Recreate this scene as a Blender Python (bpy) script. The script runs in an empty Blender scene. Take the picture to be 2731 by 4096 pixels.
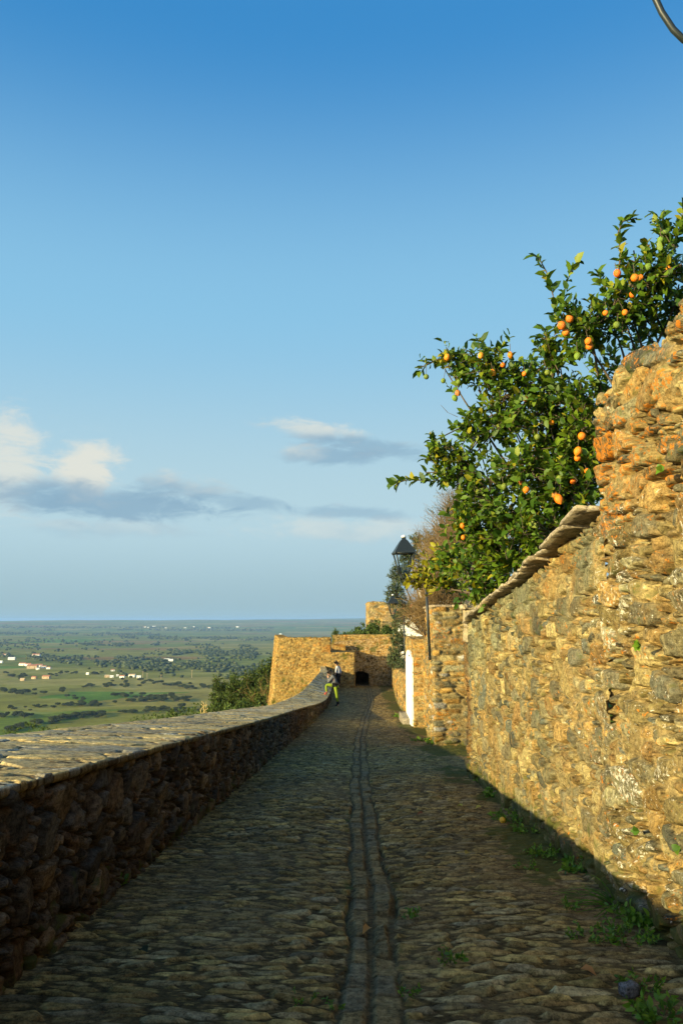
import bpy, math, random
import numpy as np
from mathutils import Vector, Matrix, noise as mnoise
R = math.radians
random.seed(11)
rng = np.random.default_rng(11)
scene = bpy.context.scene
COL = scene.collection

# ------------------------------------------------------------------ camera model
F = 3300.0
PITCH = math.atan(434 / F)
YAW = math.atan(71 * math.cos(PITCH) / F)
EYE = 1.5
_fw = np.array([-math.sin(YAW) * math.cos(PITCH), math.cos(YAW) * math.cos(PITCH), math.sin(PITCH)])
_rt = np.array([math.cos(YAW), math.sin(YAW), 0.0])
_up = np.cross(_rt, _fw)


def ray(px, py):
    d = _fw + (px - 1365.5) / F * _rt + (2048 - py) / F * _up
    return d / d[1]


def W(px, py, t):
    """The point t metres down the lane that is seen at this place of the photograph."""
    return ray(px, py) * t + np.array([0, 0, EYE])


# ------------------------------------------------------------------ numpy noise
def hash2(ix, iy, seed):
    x = ix.astype(np.int64).astype(np.uint32)
    y = iy.astype(np.int64).astype(np.uint32)
    h = x * np.uint32(374761393) + y * np.uint32(668265263) + np.uint32((seed * 974634777 + 1013904223) & 0xffffffff)
    h = (h ^ (h >> np.uint32(13))) * np.uint32(1274126177)
    h = (h ^ (h >> np.uint32(16))) * np.uint32(2246822519)
    h = h ^ (h >> np.uint32(15))
    return h.astype(np.float64) / 4294967296.0


def vnoise(x, y, seed=0):
    ix, iy = np.floor(x), np.floor(y)
    fx, fy = x - ix, y - iy
    fx = fx * fx * (3 - 2 * fx)
    fy = fy * fy * (3 - 2 * fy)
    a = hash2(ix, iy, seed); b = hash2(ix + 1, iy, seed)
    c = hash2(ix, iy + 1, seed); d = hash2(ix + 1, iy + 1, seed)
    return (a * (1 - fx) + b * fx) * (1 - fy) + (c * (1 - fx) + d * fx) * fy


def fbm(x, y, octv=4, seed=0, gain=.5):
    s = 0; a = 1; t = 0
    for k in range(octv):
        s = s + a * vnoise(x * 2 ** k + 17.3 * k, y * 2 ** k - 9.1 * k, seed + 31 * k)
        t += a; a *= gain
    return s / t


def sstep(a, b, x):
    t = np.clip((x - a) / (b - a), 0, 1)
    return t * t * (3 - 2 * t)


def lerp(a, b, t):
    return a + (b - a) * t


# ------------------------------------------------------------------ scene helpers
def props(o, label=None, cat=None, group=None, kind=None):
    if label: o['label'] = label
    if cat: o['category'] = cat
    if group: o['group'] = group
    if kind: o['kind'] = kind
    return o


def thing(name, loc, label, cat, group=None):
    o = bpy.data.objects.new(name, None)
    o.empty_display_size = .2
    COL.objects.link(o)
    o.location = loc
    return props(o, label, cat, group)


def link(name, me, mat=None, parent=None, loc=None):
    """Links a mesh given in world coordinates, as a part (parent) or a thing with its own origin (loc)."""
    o = bpy.data.objects.new(name, me)
    COL.objects.link(o)
    if mat is not None:
        me.materials.append(mat)
    base = None
    if parent is not None:
        o.parent = parent
        base = world_loc(parent)
    elif loc is not None:
        o.location = loc
        base = Vector(loc)
    if base is not None and base.length > 0:
        me.transform(Matrix.Translation(-base))
    return o


def world_loc(o):
    v = Vector((0, 0, 0))
    while o is not None:
        v += Vector(o.location); o = o.parent
    return v


def mesh_np(name, V, Fq, attrs=None, smooth=True):
    """V (n,3); Fq (m,k) all faces with k corners, or list of such arrays."""
    V = np.asarray(V, dtype=np.float64)
    fl = Fq if isinstance(Fq, list) else [Fq]
    fl = [np.asarray(f, dtype=np.int64) for f in fl if len(f)]
    me = bpy.data.meshes.new(name)
    me.vertices.add(len(V))
    me.vertices.foreach_set('co', V.astype(np.float32).ravel())
    nl = sum(f.size for f in fl); npoly = sum(len(f) for f in fl)
    me.loops.add(nl)
    me.loops.foreach_set('vertex_index', np.concatenate([f.ravel() for f in fl]).astype(np.int32))
    me.polygons.add(npoly)
    tot = np.concatenate([np.full(len(f), f.shape[1]) for f in fl])
    st = np.concatenate([[0], np.cumsum(tot)[:-1]])
    me.polygons.foreach_set('loop_start', st.astype(np.int32))
    try:
        me.polygons.foreach_set('loop_total', tot.astype(np.int32))
    except Exception:
        pass
    me.update(calc_edges=True)
    me.polygons.foreach_set('use_smooth', np.full(npoly, smooth, dtype=bool))
    for k, a in (attrs or {}).items():
        at = me.attributes.new(k, 'FLOAT_COLOR', 'POINT')
        rgba = np.ones((len(V), 4), dtype=np.float32)
        rgba[:, :3] = a
        at.data.foreach_set('color', rgba.ravel())
    me.validate()
    return me


def grid_faces(nu, nv, mask=None):
    i, j = np.meshgrid(np.arange(nu - 1), np.arange(nv - 1), indexing='ij')
    a = i * nv + j
    f = np.stack([a, a + nv, a + nv + 1, a + 1], -1).reshape(-1, 4)
    if mask is not None:
        f = f[mask.reshape(-1)]
    return f


class MB:
    """Collects boxes, tubes and other shapes for ONE mesh."""
    def __init__(s):
        s.v = []; s.f = []; s.n = 0

    def add(s, V, Fl):
        V = np.asarray(V, float)
        s.v.append(V)
        for f in Fl: s.f.append([int(k) + s.n for k in f])
        s.n += len(V)

    def box(s, c, size, rot=None):
        sx, sy, sz = np.array(size) / 2
        V = np.array([(x, y, z) for x in (-sx, sx) for y in (-sy, sy) for z in (-sz, sz)])
        if rot is not None: V = V @ np.array(rot).T
        s.add(V + np.array(c), [(0, 1, 3, 2), (4, 6, 7, 5), (0, 4, 5, 1), (2, 3, 7, 6), (0, 2, 6, 4), (1, 5, 7, 3)])

    def tube(s, pts, rad, n=8, cap=True):
        pts = [np.array(p, float) for p in pts]
        rad = rad if hasattr(rad, '__len__') else [rad] * len(pts)
        V = []
        for k, p in enumerate(pts):
            a = pts[max(k - 1, 0)]; b = pts[min(k + 1, len(pts) - 1)]
            t = (b - a) / (np.linalg.norm(b - a) + 1e-9)
            h = np.array([0, 0, 1.]) if abs(t[2]) < .9 else np.array([1., 0, 0])
            u = np.cross(t, h); u /= np.linalg.norm(u); w = np.cross(t, u)
            for q in range(n):
                an = 2 * math.pi * q / n
                V.append(p + rad[k] * (math.cos(an) * u + math.sin(an) * w))
        fl = []
        for k in range(len(pts) - 1):
            for q in range(n):
                fl.append((k * n + q, k * n + (q + 1) % n, (k + 1) * n + (q + 1) % n, (k + 1) * n + q))
        if cap:
            fl.append(tuple(range(n))[::-1]); fl.append(tuple((len(pts) - 1) * n + q for q in range(n)))
        s.add(V, fl)

    def lathe(s, c, prof, n=12):
        V = []; fl = []
        for (r, z) in prof:
            for q in range(n):
                an = 2 * math.pi * q / n
                V.append((c[0] + r * math.cos(an), c[1] + r * math.sin(an), c[2] + z))
        for k in range(len(prof) - 1):
            for q in range(n):
                fl.append((k * n + q, k * n + (q + 1) % n, (k + 1) * n + (q + 1) % n, (k + 1) * n + q))
        fl.append(tuple(range(n))[::-1]); fl.append(tuple((len(prof) - 1) * n + q for q in range(n)))
        s.add(V, fl)

    def rough(s, c, size, rot=None, seed=0, amp=.02, n=5, freq=6.0, rnd=.25):
        """A rough-hewn block: subdivided box, corners rounded, displaced by noise."""
        V = []; fl = []; idx = {}
        def vid(p):
            k = tuple(np.round(p, 5))
            if k not in idx:
                idx[k] = len(V); V.append(np.array(p, float))
            return idx[k]
        g = np.linspace(-1, 1, n + 1)
        for ax in range(3):
            for sg in (-1, 1):
                for i in range(n):
                    for j in range(n):
                        q = []
                        for (a, b) in ((i, j), (i + 1, j), (i + 1, j + 1), (i, j + 1)):
                            p = [0, 0, 0]; p[ax] = sg; p[(ax + 1) % 3] = g[a]; p[(ax + 2) % 3] = g[b]
                            q.append(vid(p))
                        fl.append(q if sg > 0 else q[::-1])
        out = []
        sz = np.array(size) / 2
        for p in V:
            ln = np.linalg.norm(p)
            q = p * (1 - rnd) + p / ln * 1.2 * rnd
            q = q * sz
            nn = mnoise.noise_vector(Vector(q * freq) + Vector((seed * 3.7, seed * 1.3, 0)))
            n2 = mnoise.noise_vector(Vector(q * freq * 3) + Vector((seed * 1.7, 0, seed)))
            q = q + np.array(nn) * amp + np.array(n2) * amp * .4
            out.append(q)
        out = np.array(out)
        if rot is not None: out = out @ np.array(rot).T
        s.add(out + np.array(c), fl)

    def mesh(s, name, smooth=False):
        me = bpy.data.meshes.new(name)
        me.from_pydata([tuple(p) for p in np.concatenate(s.v)], [], s.f)
        me.polygons.foreach_set('use_smooth', [smooth] * len(me.polygons))
        me.update()
        return me


def rotz(a):
    c, s = math.cos(a), math.sin(a)
    return np.array([[c, -s, 0], [s, c, 0], [0, 0, 1]])


def rotx(a):
    c, s = math.cos(a), math.sin(a)
    return np.array([[1, 0, 0], [0, c, -s], [0, s, c]])


def roty(a):
    c, s = math.cos(a), math.sin(a)
    return np.array([[c, 0, s], [0, 1, 0], [-s, 0, c]])


# ------------------------------------------------------------------ materials
class S:
    """A socket with arithmetic."""
    def __init__(s, nt, sock): s.nt = nt; s.k = sock

    def _m(s, op, b=None, c=None, rev=False):
        n = s.nt.nodes.new('ShaderNodeMath'); n.operation = op
        args = [s, b] if not rev else [b, s]
        if c is not None: args.append(c)
        for i, a in enumerate(args):
            if a is None: continue
            if isinstance(a, S): s.nt.links.new(a.k, n.inputs[i])
            else: n.inputs[i].default_value = a
        return S(s.nt, n.outputs[0])

    def __add__(s, b): return s._m('ADD', b)
    __radd__ = __add__
    def __sub__(s, b): return s._m('SUBTRACT', b)
    def __rsub__(s, b): return s._m('SUBTRACT', b, rev=True)
    def __mul__(s, b): return s._m('MULTIPLY', b)
    __rmul__ = __mul__
    def __truediv__(s, b): return s._m('DIVIDE', b)
    def max(s, b): return s._m('MAXIMUM', b)
    def min(s, b): return s._m('MINIMUM', b)

    def step(s, a, b):
        n = s.nt.nodes.new('ShaderNodeMapRange'); n.interpolation_type = 'SMOOTHSTEP'
        s.nt.links.new(s.k, n.inputs[0]); n.inputs[1].default_value = a; n.inputs[2].default_value = b
        return S(s.nt, n.outputs[0])


def new_mat(name):
    m = bpy.data.materials.new(name); m.use_nodes = True
    nt = m.node_tree
    b = nt.nodes['Principled BSDF']
    return m, nt, b


def nd_noise(nt, vec, scale, detail=4, rough=.55, dist=0.0):
    n = nt.nodes.new('ShaderNodeTexNoise'); n.inputs['Scale'].default_value = scale
    n.inputs['Detail'].default_value = detail; n.inputs['Roughness'].default_value = rough
    n.inputs['Distortion'].default_value = dist
    if vec is not None: nt.links.new(vec, n.inputs['Vector'])
    return S(nt, n.outputs['Fac'])


def nd_vec(nt, scale=(1, 1, 1), src='Object'):
    tc = nt.nodes.new('ShaderNodeTexCoord')
    mp = nt.nodes.new('ShaderNodeMapping'); mp.inputs['Scale'].default_value = scale
    nt.links.new(tc.outputs[src], mp.inputs['Vector'])
    return mp.outputs['Vector']


def nd_attr(nt, name):
    a = nt.nodes.new('ShaderNodeAttribute'); a.attribute_name = name
    return a.outputs['Color']


def nd_mix(nt, a, b, fac, mode='MIX'):
    n = nt.nodes.new('ShaderNodeMix'); n.data_type = 'RGBA'; n.blend_type = mode
    for i, v in ((0, fac), (6, a), (7, b)):
        if isinstance(v, S): nt.links.new(v.k, n.inputs[i])
        elif hasattr(v, 'is_linked'): nt.links.new(v, n.inputs[i])
        elif i == 0: n.inputs[i].default_value = v
        else: n.inputs[i].default_value = (*v, 1)
    return n.outputs[2]


def nd_gray(nt, s):
    n = nt.nodes.new('ShaderNodeCombineColor')
    for i in range(3): nt.links.new(s.k, n.inputs[i])
    return n.outputs[0]


def nd_bump(nt, bsdf, h, dist, strength=1.0):
    n = nt.nodes.new('ShaderNodeBump'); n.inputs['Distance'].default_value = dist
    n.inputs['Strength'].default_value = strength
    nt.links.new(h.k, n.inputs['Height']); nt.links.new(n.outputs[0], bsdf.inputs['Normal'])


def stone_mat(name, fine=1.0, bump=.006, rough=.92):
    m, nt, b = new_mat(name)
    vec = nd_vec(nt)
    col = nd_attr(nt, 'Col'); lic = nd_attr(nt, 'Lich')
    sp = nt.nodes.new('ShaderNodeSeparateColor'); nt.links.new(lic, sp.inputs[0])
    lo, lw, lm = (S(nt, sp.outputs[i]) for i in range(3))
    n1 = nd_noise(nt, vec, 28 * fine, 6, .65)
    n2 = nd_noise(nt, vec, 110 * fine, 3, .7)
    n3 = nd_noise(nt, vec, 7 * fine, 5, .6)
    n4 = nd_noise(nt, nd_vec(nt, (9 * fine, 7 * fine, 75 * fine)), 1.0, 4, .6, .8)
    g = ((n1 - .5) * 2.6 + (n2 - .5) * 2.0 + (n4 - .5) * 1.1 + (n3 - .5) * 1.3 + 1.0).max(.22).min(1.9)
    c = nd_mix(nt, col, nd_gray(nt, g), 1.0, 'MULTIPLY')
    # orange and white lichen with outlines of their own, moss
    no = nd_noise(nt, vec, 18 * fine, 8, .75, .5)
    nw = nd_noise(nt, vec, 26 * fine, 8, .78, .4)
    c = nd_mix(nt, c, (.48, .165, .015), ((no + lo * .20 - .665)).step(0, .05) * .85)
    c = nd_mix(nt, c, (.62, .58, .47), ((nw + lw * .17 - .69)).step(0, .03) * .85)
    c = nd_mix(nt, c, (.050, .062, .012), ((n3 + lm * .5 - .66)).step(0, .14) * .8)
    nt.links.new(c, b.inputs['Base Color'])
    b.inputs['Roughness'].default_value = rough
    b.inputs['Specular IOR Level'].default_value = .05
    nd_bump(nt, b, n1 * .9 + n2 * .45 + n4 * .8, bump)
    return m


def leaf_mat(name, rough=.42, trans=.3, spec=.4):
    m, nt, b = new_mat(name)
    col = nd_attr(nt, 'Col')
    nt.links.new(col, b.inputs['Base Color'])
    b.inputs['Roughness'].default_value = rough
    b.inputs['Specular IOR Level'].default_value = spec
    tr = nt.nodes.new('ShaderNodeBsdfTranslucent')
    hs = nt.nodes.new('ShaderNodeHueSaturation'); hs.inputs['Value'].default_value = 1.5
    hs.inputs['Hue'].default_value = .485
    nt.links.new(col, hs.inputs['Color']); nt.links.new(hs.outputs[0], tr.inputs[0])
    mx = nt.nodes.new('ShaderNodeMixShader'); mx.inputs[0].default_value = trans
    nt.links.new(b.outputs[0], mx.inputs[1]); nt.links.new(tr.outputs[0], mx.inputs[2])
    nt.links.new(mx.outputs[0], nt.nodes['Material Output'].inputs[0])
    return m


def plain_mat(name, colr, rough=.8, var=.25, scale=20, bump=0.0, metallic=0.0, spec=.3, stretch=(1, 1, 1)):
    m, nt, b = new_mat(name)
    vec = nd_vec(nt, stretch)
    n = nd_noise(nt, vec, scale, 5, .6)
    c = nd_mix(nt, colr, nd_gray(nt, n * (2 * var) + (1 - var)), 1.0, 'MULTIPLY')
    nt.links.new(c, b.inputs['Base Color'])
    b.inputs['Roughness'].default_value = rough; b.inputs['Metallic'].default_value = metallic
    b.inputs['Specular IOR Level'].default_value = spec
    if bump: nd_bump(nt, b, n, bump)
    return m


M_STONE = stone_mat('rubble_stone', 1.0, .011)
M_FAR = stone_mat('far_rubble_stone', .35, .02)
M_LANE = stone_mat('lane_stone', 1.0, .005, .8)
M_SLAB = stone_mat('parapet_slab_stone', 1.0, .004, .85)
M_LEAF = leaf_mat('citrus_leaf', .50, .26, .25)
M_DRYLEAF = leaf_mat('matte_leaf', .7, .25, .15)
M_BARK = plain_mat('bark', (.10, .075, .05), .9, .4, 30, .004)
M_TWIG = plain_mat('dry_twig', (.20, .128, .050), .9, .35, 8)
M_IRON = plain_mat('painted_iron', (.016, .022, .024), .45, .25, 60, .0006, 0, .4)
M_WHITE = plain_mat('white_paint', (.80, .78, .70), .6, .08, 6, .001)
M_LIME = plain_mat('whitewash', (.80, .77, .68), .85, .12, 3, .003)
M_TILE = plain_mat('clay_tile', (.36, .15, .08), .85, .3, 2)
M_TAN = plain_mat('tan_plaster', (.46, .34, .20), .9, .15, 2)
M_DARKWOOD = plain_mat('dark_wood', (.03, .022, .015), .8, .3, 12, .002)


def glass_mat():
    m, nt, b = new_mat('lamp_glass')
    g = nt.nodes.new('ShaderNodeBsdfGlossy'); g.inputs['Roughness'].default_value = .05
    t = nt.nodes.new('ShaderNodeBsdfTransparent'); t.inputs[0].default_value = (.93, .95, .94, 1)
    mx = nt.nodes.new('ShaderNodeMixShader'); mx.inputs[0].default_value = .06
    nt.links.new(t.outputs[0], mx.inputs[1]); nt.links.new(g.outputs[0], mx.inputs[2])
    nt.links.new(mx.outputs[0], nt.nodes['Material Output'].inputs[0])
    return m


M_GLASS = glass_mat()


def fruit_mat():
    m, nt, b = new_mat('citrus_peel')
    oi = nt.nodes.new('ShaderNodeObjectInfo')
    nt.links.new(oi.outputs['Color'], b.inputs['Base Color'])
    b.inputs['Roughness'].default_value = .45
    vec = nd_vec(nt)
    nd_bump(nt, b, nd_noise(nt, vec, 90, 3), .004)
    return m


M_FRUIT = fruit_mat()


# ------------------------------------------------------------------ stonework
def vor(u, v, cw, ch, seed, jit=.36, p=2.6, wv=.4):
    U = u / cw; V = v / ch
    F1 = np.full(U.shape, 1e9); F2 = F1.copy()
    I1 = np.zeros(U.shape); J1 = np.zeros(U.shape); DX = np.zeros(U.shape); DY = np.zeros(U.shape)
    j0 = np.floor(V)
    for dj in (-1, 0, 1):
        row = j0 + dj
        off = hash2(row, row * 0 + 5, seed + 1)
        i0 = np.floor(U - off)
        for di in (-1, 0, 1):
            i = i0 + di
            cx = i + off + .5 + jit * (2 * hash2(i, row, seed + 2) - 1)
            cy = row + .5 + jit * (2 * hash2(i, row, seed + 3) - 1)
            w = 1 - wv * hash2(i, row, seed + 4)
            dx = U - cx; dy = V - cy
            d = (np.abs(dx) ** p + np.abs(dy) ** p) ** (1 / p) / w
            c1 = d < F1
            F2 = np.where(c1, F1, np.minimum(F2, d))
            F1 = np.where(c1, d, F1)
            I1 = np.where(c1, i, I1); J1 = np.where(c1, row, J1)
            DX = np.where(c1, dx, DX); DY = np.where(c1, dy, DY)
    return F1, F2, I1, J1, DX * cw, DY * ch


def stonework(u, v, cw, ch, seed, gap=.012, bevel=.03, depth=.05, tilt=.25, rough=.012, strata=.008,
              sub=.35, warp=.35, flush=.3, p=2.6, crack=0.0):
    """Height above the mortar, stone mask and four random numbers per stone."""
    wu = u + warp * cw * (fbm(u / cw, v / ch, 3, seed + 50) - .5) + .12 * ch * (fbm(u / ch * 3, v / ch * 3, 2, seed + 52) - .5)
    wv_ = v + warp * ch * (fbm(u / cw + 40, v / ch, 3, seed + 51) - .5) * 1.2 + .12 * ch * (fbm(u / ch * 3, v / ch * 3, 2, seed + 53) - .5)
    F1, F2, I, J, dx, dy = vor(wu, wv_, cw, ch, seed, p=p)
    e = (F2 - F1) * ch * .5
    sm = hash2(I, J, seed + 7) < sub
    G1, G2, K, L, ex, ey = vor(wu, wv_, cw * .46, ch * .5, seed + 90, p=p)
    e2 = np.minimum(e, (G2 - G1) * ch * .25)
    e = np.where(sm, e2, e)
    I = np.where(sm, K + 1000, I); J = np.where(sm, L + 1000, J)
    dx = np.where(sm, ex, dx); dy = np.where(sm, ey, dy)
    r = [hash2(I, J, seed + 20 + k) for k in range(6)]
    prof = sstep(gap, gap + bevel, e)
    mask = sstep(gap * .6, gap + bevel * .45, e)
    ang = (r[4] - .5) * 1.1
    st = vnoise((dx * np.cos(ang) + dy * np.sin(ang)) * 9 + r[0] * 50, (-dx * np.sin(ang) + dy * np.cos(ang)) * 75 + r[1] * 90, seed + 60) - .5
    st = st + .6 * (vnoise((dx * np.cos(ang) + dy * np.sin(ang)) * 22, (-dx * np.sin(ang) + dy * np.cos(ang)) * 170, seed + 61) - .5)
    tl = np.clip(dx * (r[2] - .5) * 2 * tilt + dy * (r[3] - .35) * 2 * tilt, -.06, .06)
    fl = 1 - flush * sstep(.4, .7, fbm(u * 1.1, v * 1.1, 3, seed + 70))
    h = prof * (depth * (.35 + .75 * r[5]) + tl) * fl + prof * st * strata
    if crack:
        ck = sstep(.36, .50, fbm(u * 2.3, v * 5, 3, seed + 77)) * (.55 + .45 * sstep(.1, -.6, dy / (np.abs(dx) * .5 + ch * .4)))
        h = h - crack * np.exp(-(e / (gap * 1.6)) ** 2) * ck
    h = h + (fbm(u * 22, v * 22, 4, seed + 80, .6) - .5) * rough * 2
    return h, mask * fl, r, (dx, dy), st


def stone_colour(u, v, mask, r, st, pal, mortar, seed, var=.35):
    pal = np.array(pal)
    k = (r[0] * len(pal)).astype(int) % len(pal)
    c = pal[k] * (1 - var + 2 * var * r[1])[..., None]
    k2 = (r[2] * len(pal)).astype(int) % len(pal)
    b = sstep(.5, .72, fbm(u * 9, v * 9, 4, seed + 5))
    c = lerp(c, pal[k2], (b * .55)[..., None])
    c = c * (1 + st * .5)[..., None]
    mo = np.array(mortar) * (.75 + .5 * fbm(u * 5, v * 5, 4, seed + 6))[..., None]
    return np.clip(lerp(mo, c, np.clip(mask, 0, 1)[..., None]), .004, .9)


def dense(pts, ds, sm=.1, dsf=None):
    """Sample a plan polyline at ds (or a spacing function of the point) and round its corners."""
    pts = np.array(pts, float)
    fine = []
    for a, b in zip(pts[:-1], pts[1:]):
        n = max(int(np.linalg.norm(b - a) / .005), 1)
        fine.append(a + (b - a) * np.linspace(0, 1, n, endpoint=False)[:, None])
    fine = np.concatenate(fine + [pts[-1:]])
    w = max(int(sm / .005), 1)
    if w > 1:
        k = np.hanning(w + 2)[1:-1]; k /= k.sum()
        pd = np.concatenate([np.repeat(fine[:1], w, 0), fine, np.repeat(fine[-1:], w, 0)])
        fine = np.stack([np.convolve(pd[:, q], k, 'same') for q in (0, 1)], 1)[w:-w]
    L = np.concatenate([[0], np.cumsum(np.linalg.norm(np.diff(fine, axis=0), axis=1))])
    s = [0.0]
    while s[-1] < L[-1]:
        q = (np.interp(s[-1], L, fine[:, 0]), np.interp(s[-1], L, fine[:, 1]))
        s.append(s[-1] + (dsf(q) if dsf else ds))
    s = np.array(s[:-1] + [L[-1]])
    P = np.stack([np.interp(s, L, fine[:, 0]), np.interp(s, L, fine[:, 1])], 1)
    T = np.gradient(P, axis=0); T /= np.linalg.norm(T, axis=1)[:, None] + 1e-9
    return P, np.stack([-T[:, 1], T[:, 0]], 1), s


def wall_mesh(name, P, Nrm, s, zb, zt, dv, sw, pal, mortar, seed, lich=None, rc=.12, cap=.3, batter=0.0,
              bulge=.05, colvar=.35, mask_fn=None, tint=None):
    """Skin of a rubble wall: the face from zb to zt, rounded over the top and cap metres inwards."""
    nv = max(int(np.max(zt - zb) / dv), 4)
    fr = np.linspace(0, 1, nv)
    na = max(int(rc * 1.57 / dv), 3); ni = max(int(cap / (dv * 2)), 2)
    M = len(P)
    hgt = (zt - rc - zb)
    rows_in = [np.zeros((M,)) + 0 * f for f in fr]
    IN = [np.zeros(M) for f in fr]; Z = [zb + hgt * f for f in fr]; V = [zb + hgt * f for f in fr]
    NH = [np.ones(M) for f in fr]; NZ = [np.zeros(M) for f in fr]
    for q in range(1, na + 1):
        a = math.pi / 2 * q / na
        IN.append(np.full(M, rc * (1 - math.cos(a)))); Z.append(zt - rc + rc * math.sin(a))
        V.append(zb + hgt + rc * a); NH.append(np.full(M, math.cos(a))); NZ.append(np.full(M, math.sin(a)))
    for q in range(1, ni + 1):
        IN.append(np.full(M, rc + cap * q / ni)); Z.append(zt * 1.0)
        V.append(zb + hgt + rc * 1.57 + cap * q / ni); NH.append(np.zeros(M)); NZ.append(np.ones(M))
    IN, Z, V, NH, NZ = (np.stack(a, 1) for a in (IN, Z, V, NH, NZ))
    U = np.repeat(s[:, None], IN.shape[1], 1)
    h, mask, r, dd, st = stonework(U, V, seed=seed, **sw)
    h = h + bulge * 2 * (fbm(U * .9, V * .9, 3, seed + 99) - .5)
    IN = IN + batter * (Z - zb[:, None])
    X = P[:, None, 0] - Nrm[:, None, 0] * IN + Nrm[:, None, 0] * NH * h
    Y = P[:, None, 1] - Nrm[:, None, 1] * IN + Nrm[:, None, 1] * NH * h
    ZZ = Z + NZ * h
    col = stone_colour(U, V, mask, r, st, pal, mortar, seed + 3, colvar)
    if tint is not None: col = tint(col, U, V, X, Y, ZZ)
    L = np.zeros(col.shape) if lich is None else lich(U, V, X, Y, ZZ, r, mask)
    fm = None
    if mask_fn is not None:
        keep = mask_fn(X, Y, ZZ)
        fm = keep[:-1, :-1] & keep[1:, :-1] & keep[1:, 1:] & keep[:-1, 1:]
    return mesh_np(name, np.stack([X, Y, ZZ], -1).reshape(-1, 3), grid_faces(*IN.shape, fm),
                   {'Col': col.reshape(-1, 3), 'Lich': L.reshape(-1, 3)})


# ------------------------------------------------------------------ ground levels
_LY = np.array([-40, 0, 12, 20, 24, 28, 32, 36, 40, 44, 48, 52, 56, 60, 120])
_LZ = np.array([2.95, 0, -.885, -1.475, -1.76, -2.0, -2.20, -2.38, -2.52, -2.60, -2.61, -2.63, -2.86, -2.92, -3.0])


def lane_z(y):
    y = np.asarray(y, float)
    return (np.interp(y - 1.0, _LY, _LZ) + np.interp(y, _LY, _LZ) * 2 + np.interp(y + 1.0, _LY, _LZ)) / 4


def gut_x(y):
    return np.interp(y, [0, 4, 7, 12.8, 24, 33, 43, 56], [.06, .05, .075, .01, .02, .22, .60, .55]) + .010 * np.sin(y * 1.3) + .006 * np.sin(y * 3.1)


def terr(x, y):
    x = np.asarray(x, float); y = np.asarray(y, float)
    r = np.hypot(x, y)
    zl = lane_z(np.clip(y, -30, 70))
    pl = -120 + 9 * (fbm(x / 700, y / 420, 3, 5) - .5) + 30 * (fbm(x / 3000 + 3, y / 1500, 3, 6) - .5) * sstep(2500, 6000, r)
    pl = pl + sstep(6500, 17000, r) * (128 + 200 * (fbm(x / 4200, y / 6000, 4, 8) - .5))
    s = (-3.6 - x) + np.maximum(0, y - 62) * .06
    hz = zl - 6.0 - .42 * np.maximum(s, 0) + 2.0 * (fbm(x / 14, y / 14, 3, 9) - .5) * sstep(2, 20, s)
    out = np.maximum(pl, hz)
    flat = zl - .4 + .75 * sstep(2.75, 3.05, x) * (1 - sstep(13.5, 14.5, y) * sstep(20.9, 20.0, y) * sstep(4.2, 3.6, x)) + np.clip((x - 4) * .12, 0, 6)
    k = sstep(-.05, .6, s)
    return flat * (1 - k) + out * k


def plain_pt(px, py):
    d = ray(px, py)
    t = np.exp(np.linspace(math.log(150), math.log(24000), 3000))
    P = d[None] * t[:, None] + np.array([0, 0, EYE])
    below = P[:, 2] < terr(P[:, 0], P[:, 1])
    k = int(np.argmax(below)) if below.any() else len(t) - 1
    q = P[k].copy(); q[2] = float(terr(q[0], q[1]))
    return q


# ------------------------------------------------------------------ world, sun, camera
SUN_EL = R(12.8)
SUN_DIR = np.array([-.82, -.57])          # towards the sun, behind the camera to the left
SUN_DIR = SUN_DIR / np.linalg.norm(SUN_DIR)
SUN_ROT = math.atan2(SUN_DIR[0], SUN_DIR[1])


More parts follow.
